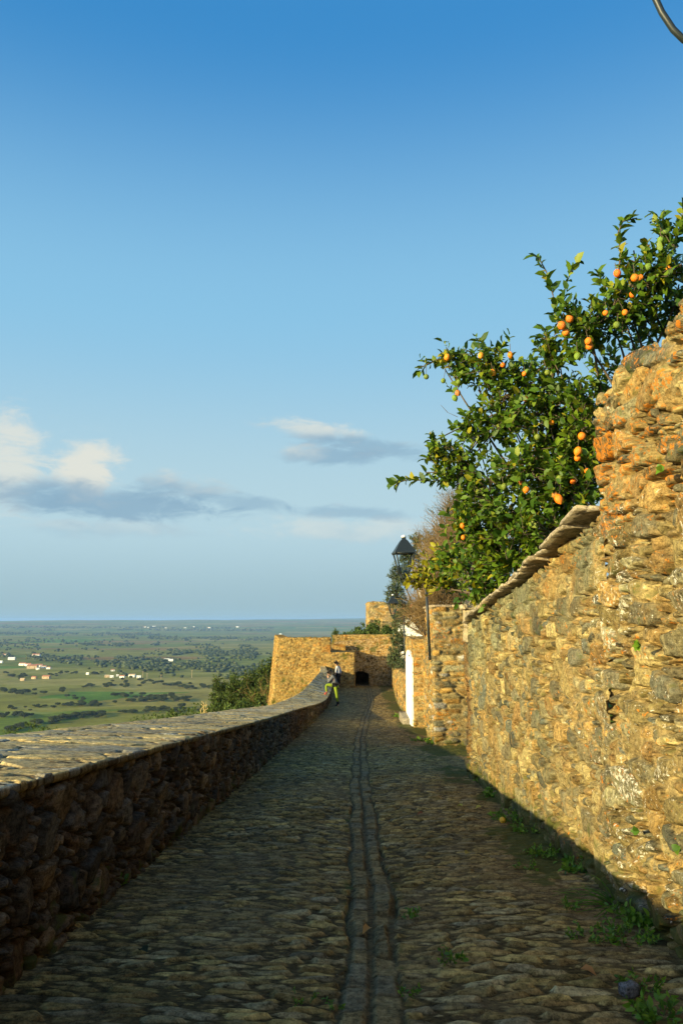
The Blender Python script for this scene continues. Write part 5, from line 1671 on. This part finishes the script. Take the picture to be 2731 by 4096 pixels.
WS = [(2570, 3690, .15, 44, 'lush pale green weed clump at the wall foot beside the long grass tuft', 'leafy', .05), (2470, 3625, .10, 34, 'tuft of long dark grass blades at the foot of the tall wall', 'grass', .42), (2620, 3710, .10, 22, 'broad-leaved weed right of the lush clump by the wall', 'leafy', .055), (2500, 3750, .17, 30, 'spreading weed between paving ribs below the lush clump', 'leafy', .035),
      (2345, 3755, .10, 16, 'small weed patch in the paving left of the spreading weed', 'leafy', .03), (2280, 3640, .06, 8, 'tiny weed at the tip of the long grass blades', 'leafy', .03), (2165, 3425, .12, 20, 'weed cluster in the paving a step from the wall, mid-way', 'leafy', .04), (2260, 3450, .08, 16, 'weed against the wall foot behind the wall-side cluster', 'leafy', .05), (2300, 3490, .07, 12, 'weed at the wall foot nearer than its neighbour clump', 'leafy', .05), (2110, 3475, .09, 10, 'sparse low weed on bare dirt right of the lane middle', 'leafy', .025),
      (2030, 3280, .16, 30, 'weed mat beside the fallen yellow fruit', 'leafy', .045), (2110, 3330, .10, 18, 'weeds hugging the wall beyond the fallen fruit', 'leafy', .04), (1985, 3185, .15, 34, 'dense weed clump at the wall base under the coping slope', 'leafy', .05), (1930, 3130, .12, 16, 'low weed strip along the far garden wall foot', 'leafy', .04), (1730, 2975, .16, 26, 'weed clump at the corner of the stone pier', 'leafy', .06), (1690, 2965, .25, 20, 'thin weeds on the verge before the stone pier', 'leafy', .05),
      (1605, 2870, .3, 26, 'weeds beside the step of the white gate', 'leafy', .07), (1615, 2770, .4, 26, 'far weed clump by the low pale wall', 'leafy', .08), (440, 3550, .10, 22, 'dark weed in the shade at the foot of the parapet', 'leafy', .05), (2640, 4075, .09, 18, 'weed in the paving at the bottom right corner', 'leafy', .045), (2560, 3950, .10, 14, 'small creeping weed near a loose grey stone', 'leafy', .03), (1350, 4040, .05, 5, 'weed in the gap left of the runnel stones', 'leafy', .02), (1630, 3985, .07, 6, 'weed in the gap right of the runnel stones', 'leafy', .022), (1810, 3845, .06, 8, 'wispy grass weed in the lower paving', 'leafy', .03), (1640, 3670, .05, 8, 'tiny weed right of the runnel further up the lane', 'leafy', .03), (1190, 4000, .07, 5, 'weed patch in the paving left of the runnel', 'leafy', .02)]
for (px, py, r, n, lab, kd, lf) in WS:
    p = ground_pt(px, py); weed(p[0], p[1], r, n, lab, kd, lf)

# leaves growing out of the wall
for (px, py, lab, cnt) in ((2555, 2585, 'small green rosette growing out of the sunlit tall wall', 7), (2550, 3325, 'pair of round yellow-green leaves low on the tall wall', 3), (2715, 3400, 'single leaf plant at the right photo edge on the tall wall', 3), (2648, 1880, 'little leaf sprig high on the tall wall among orange lichen', 3)):
    d = ray(px, py); p = d * (1.70 / d[0]) + np.array([0, 0, EYE])
    acc = []
    for k in range(cnt):
        dd = unit(np.array([-.6, rng.normal() * .6, rng.normal() * .5 + .3])); acc.append((p[None] - dd[None] * .01, dd[None], unit(np.array([[-.8, -.5, .3]])), np.array([.055]), np.array([.042]), WEED(1) * .85))
    P, D, Nn, L, Wd, C = (np.concatenate([a[k] for a in acc]) for k in range(6))
    props(link('wall_plant', leaf_mesh('wall_plant', P, D, Nn, L, Wd, C), M_LEAF, None, tuple(p)), lab, 'plant')

p = ground_pt(2008, 3292)
o = bpy.data.objects.new('fallen_fruit', fruit_mesh('round')); COL.objects.link(o); o.location = (p[0], p[1], p[2] + .03); o.scale = (.034,) * 3; o.color = (.75, .42, .02, 1)
props(o, 'small yellow fruit fallen among the weeds by the wall', 'fruit')
LV = [(1850, 3235, (.40, .36, .06), 'pale yellow fallen leaf on the lane, left of a pair'), (1925, 3238, (.38, .36, .07), 'pale yellow fallen leaf on the lane, right of a pair'), (1865, 3333, (.36, .25, .09), 'buff dead leaf lying in mid lane'), (1860, 3432, (.34, .28, .06), 'yellow leaf on the lane below the buff one'), (1695, 3265, (.20, .08, .03), 'reddish dead leaf far up the lane'), (1480, 3730, (.40, .22, .06), 'orange-brown dead leaf lying in the runnel'),
      (590, 3832, (.045, .05, .02), 'dark curled leaf on the shaded paving at left'), (910, 3352, (.10, .075, .03), 'brown curled leaf near the parapet foot'), (2320, 3900, (.42, .20, .06), 'orange dead leaf on the lower right paving'), (2600, 3745, (.45, .33, .12), 'buff leaf lying under the wall right of the weeds'), (500, 3690, (.25, .18, .09), 'tan dead leaf in the shade by the parapet')]
for (px, py, c, lab) in LV:
    p = ground_pt(px, py); a = random.uniform(0, 6)
    me = leaf_mesh('dead_leaf', np.array([p + np.array([0, 0, .03])]), np.array([[math.cos(a), math.sin(a), .1]]), np.array([[.1, -.3, 1.]]), .085, .05, np.array([c]), .35, .3)
    props(link('dead_leaf', me, M_DRYLEAF, None, tuple(p)), lab, 'leaf', 'fallen leaves on the lane')
p = ground_pt(2515, 3980)
mb = MB(); mb.rough((p[0], p[1], p[2] + .025), (.085, .06, .055), rotz(.4), 12, .008, 5, 20, .2)
me = mb.mesh('loose_stone', True); paint_rough(me, [(.15, .15, .145)], 0, .1)
props(link('loose_stone', me, M_STONE, None, tuple(p)), 'loose grey stone on the paving at the lower right', 'stone')

#%%HAZE
def haze():
    mb = MB(); mb.box((0, 0, -46), (52400, 52400, 212))
    m = bpy.data.materials.new('haze'); m.use_nodes = True; nt = m.node_tree
    nt.nodes.remove(nt.nodes['Principled BSDF'])
    v = nt.nodes.new('ShaderNodeVolumePrincipled'); v.inputs['Color'].default_value = (.32, .56, .98, 1); v.inputs['Density'].default_value = 4.8e-5
    v.inputs['Anisotropy'].default_value = .0
    nt.links.new(v.outputs[0], nt.nodes['Material Output'].inputs['Volume'])
    o = link('haze', mb.mesh('haze'), m)
    props(o, 'pale blue haze lying over the plain', kind='stuff')


haze()
